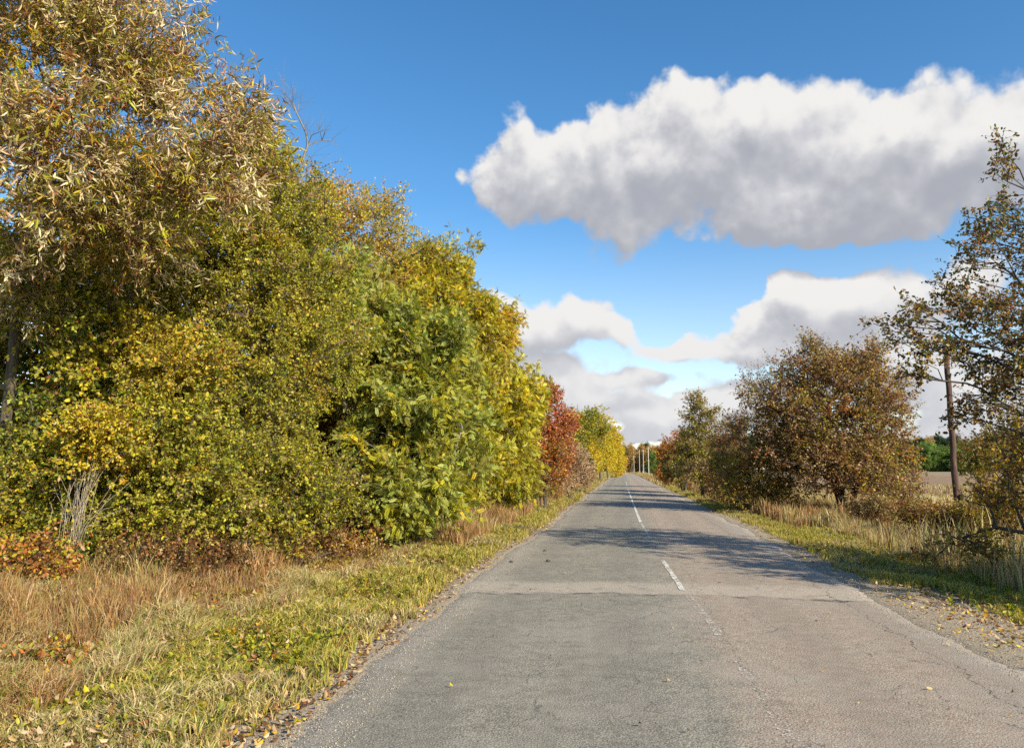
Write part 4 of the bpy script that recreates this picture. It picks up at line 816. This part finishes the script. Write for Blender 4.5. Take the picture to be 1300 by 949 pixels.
az = t.math('ARCTAN2', sx.outputs[0], sx.outputs[1]); el = t.math('ARCSINE', sx.outputs[2]); PV = t.comb(az, el, 0.0)
def dens(off):
    v = t.n('ShaderNodeVectorMath', operation='ADD'); L.new(PV, v.inputs[0]); v.inputs[1].default_value = off
    gn = t.n('ShaderNodeGroup', node_tree=grp); L.new(v.outputs[0], gn.inputs[0]); return gn.outputs[0]
d0 = dens((0, 0, 0)); d1 = dens((.008, .034, 0))
alpha = t.sstep(d0, .48, .84); alpha = t.math('MULTIPLY', alpha, t.sstep(el, -.005, .02))
rel = t.math('MULTIPLY', t.math('SUBTRACT', d0, d1), 1.15)
rel = t.math('SUBTRACT', rel, t.math('MULTIPLY', t.math('SUBTRACT', d0, .7), .22))
cn = t.noise(PV, 16, 6, .62)
rel = t.math('ADD', rel, t.math('MULTIPLY_ADD', cn.outputs[0], .5, -.25))
lit = t.sstep(rel, -.80, .82)
ccol = t.ramp(lit, [(0, (.47, .49, .55)), (.3, (.58, .59, .64)), (.66, (.74, .745, .78)), (1, (1.0, .985, .96))])
ccol = t.mix(t.math('MULTIPLY_ADD', t.sstep(el, .02, .24), -.55, .55), ccol, (.86, .87, .90))
hs = t.n('ShaderNodeHueSaturation'); hs.inputs['Saturation'].default_value = 1.32; hs.inputs['Value'].default_value = 1.0; hs.inputs['Hue'].default_value = .498; L.new(sky.outputs[0], hs.inputs['Color'])
L.new(t.math('MULTIPLY_ADD', t.sstep(el, .02, .34), .50, .78), hs.inputs['Saturation'])
b1 = t.n('ShaderNodeBackground'); L.new(hs.outputs[0], b1.inputs[0]); b1.inputs[1].default_value = .118
b2 = t.n('ShaderNodeBackground'); L.new(ccol, b2.inputs[0]); b2.inputs[1].default_value = .54
mx = t.n('ShaderNodeMixShader'); L.new(alpha, mx.inputs[0]); L.new(b1.outputs[0], mx.inputs[1]); L.new(b2.outputs[0], mx.inputs[2])
wo = t.n('ShaderNodeOutputWorld'); L.new(mx.outputs[0], wo.inputs[0])
sl = bpy.data.lights.new('sun', 'SUN'); sl.energy = 5.0; sl.angle = math.radians(.5); sl.color = (1, .89, .70)
so = bpy.data.objects.new('sun', sl); COL.objects.link(so)
sd = Vector((math.sin(SUN_AZ_X)*math.cos(SUN_EL), math.cos(SUN_AZ_X)*math.cos(SUN_EL), math.sin(SUN_EL)))
so.rotation_euler = sd.to_track_quat('Z', 'Y').to_euler(); so.location = (20, -10, 30)
# ================================================================== CAMERA
cd = bpy.data.cameras.new('camera'); cam = bpy.data.objects.new('camera', cd); COL.objects.link(cam); SC.camera = cam
cd.sensor_width = 36; cd.lens = F*36/1300; cd.shift_y = -44.5/1300; cd.clip_end = 9000; cd.clip_start = .05
cam.location = (0, 0, EYE); cam.rotation_euler = (math.pi/2+PIT, 0, YAW)
SC.view_settings.view_transform = 'Standard'; SC.view_settings.look = 'None'; SC.view_settings.exposure = 0.72; SC.view_settings.gamma = 1
SC.cycles.use_denoising = False; SC.cycles.max_bounces = 6; SC.cycles.diffuse_bounces = 3; SC.cycles.transmission_bounces = 3; SC.cycles.transparent_max_bounces = 6; SC.cycles.caustics_reflective = False; SC.cycles.caustics_refractive = False
SC.cycles.sample_clamp_indirect = 4
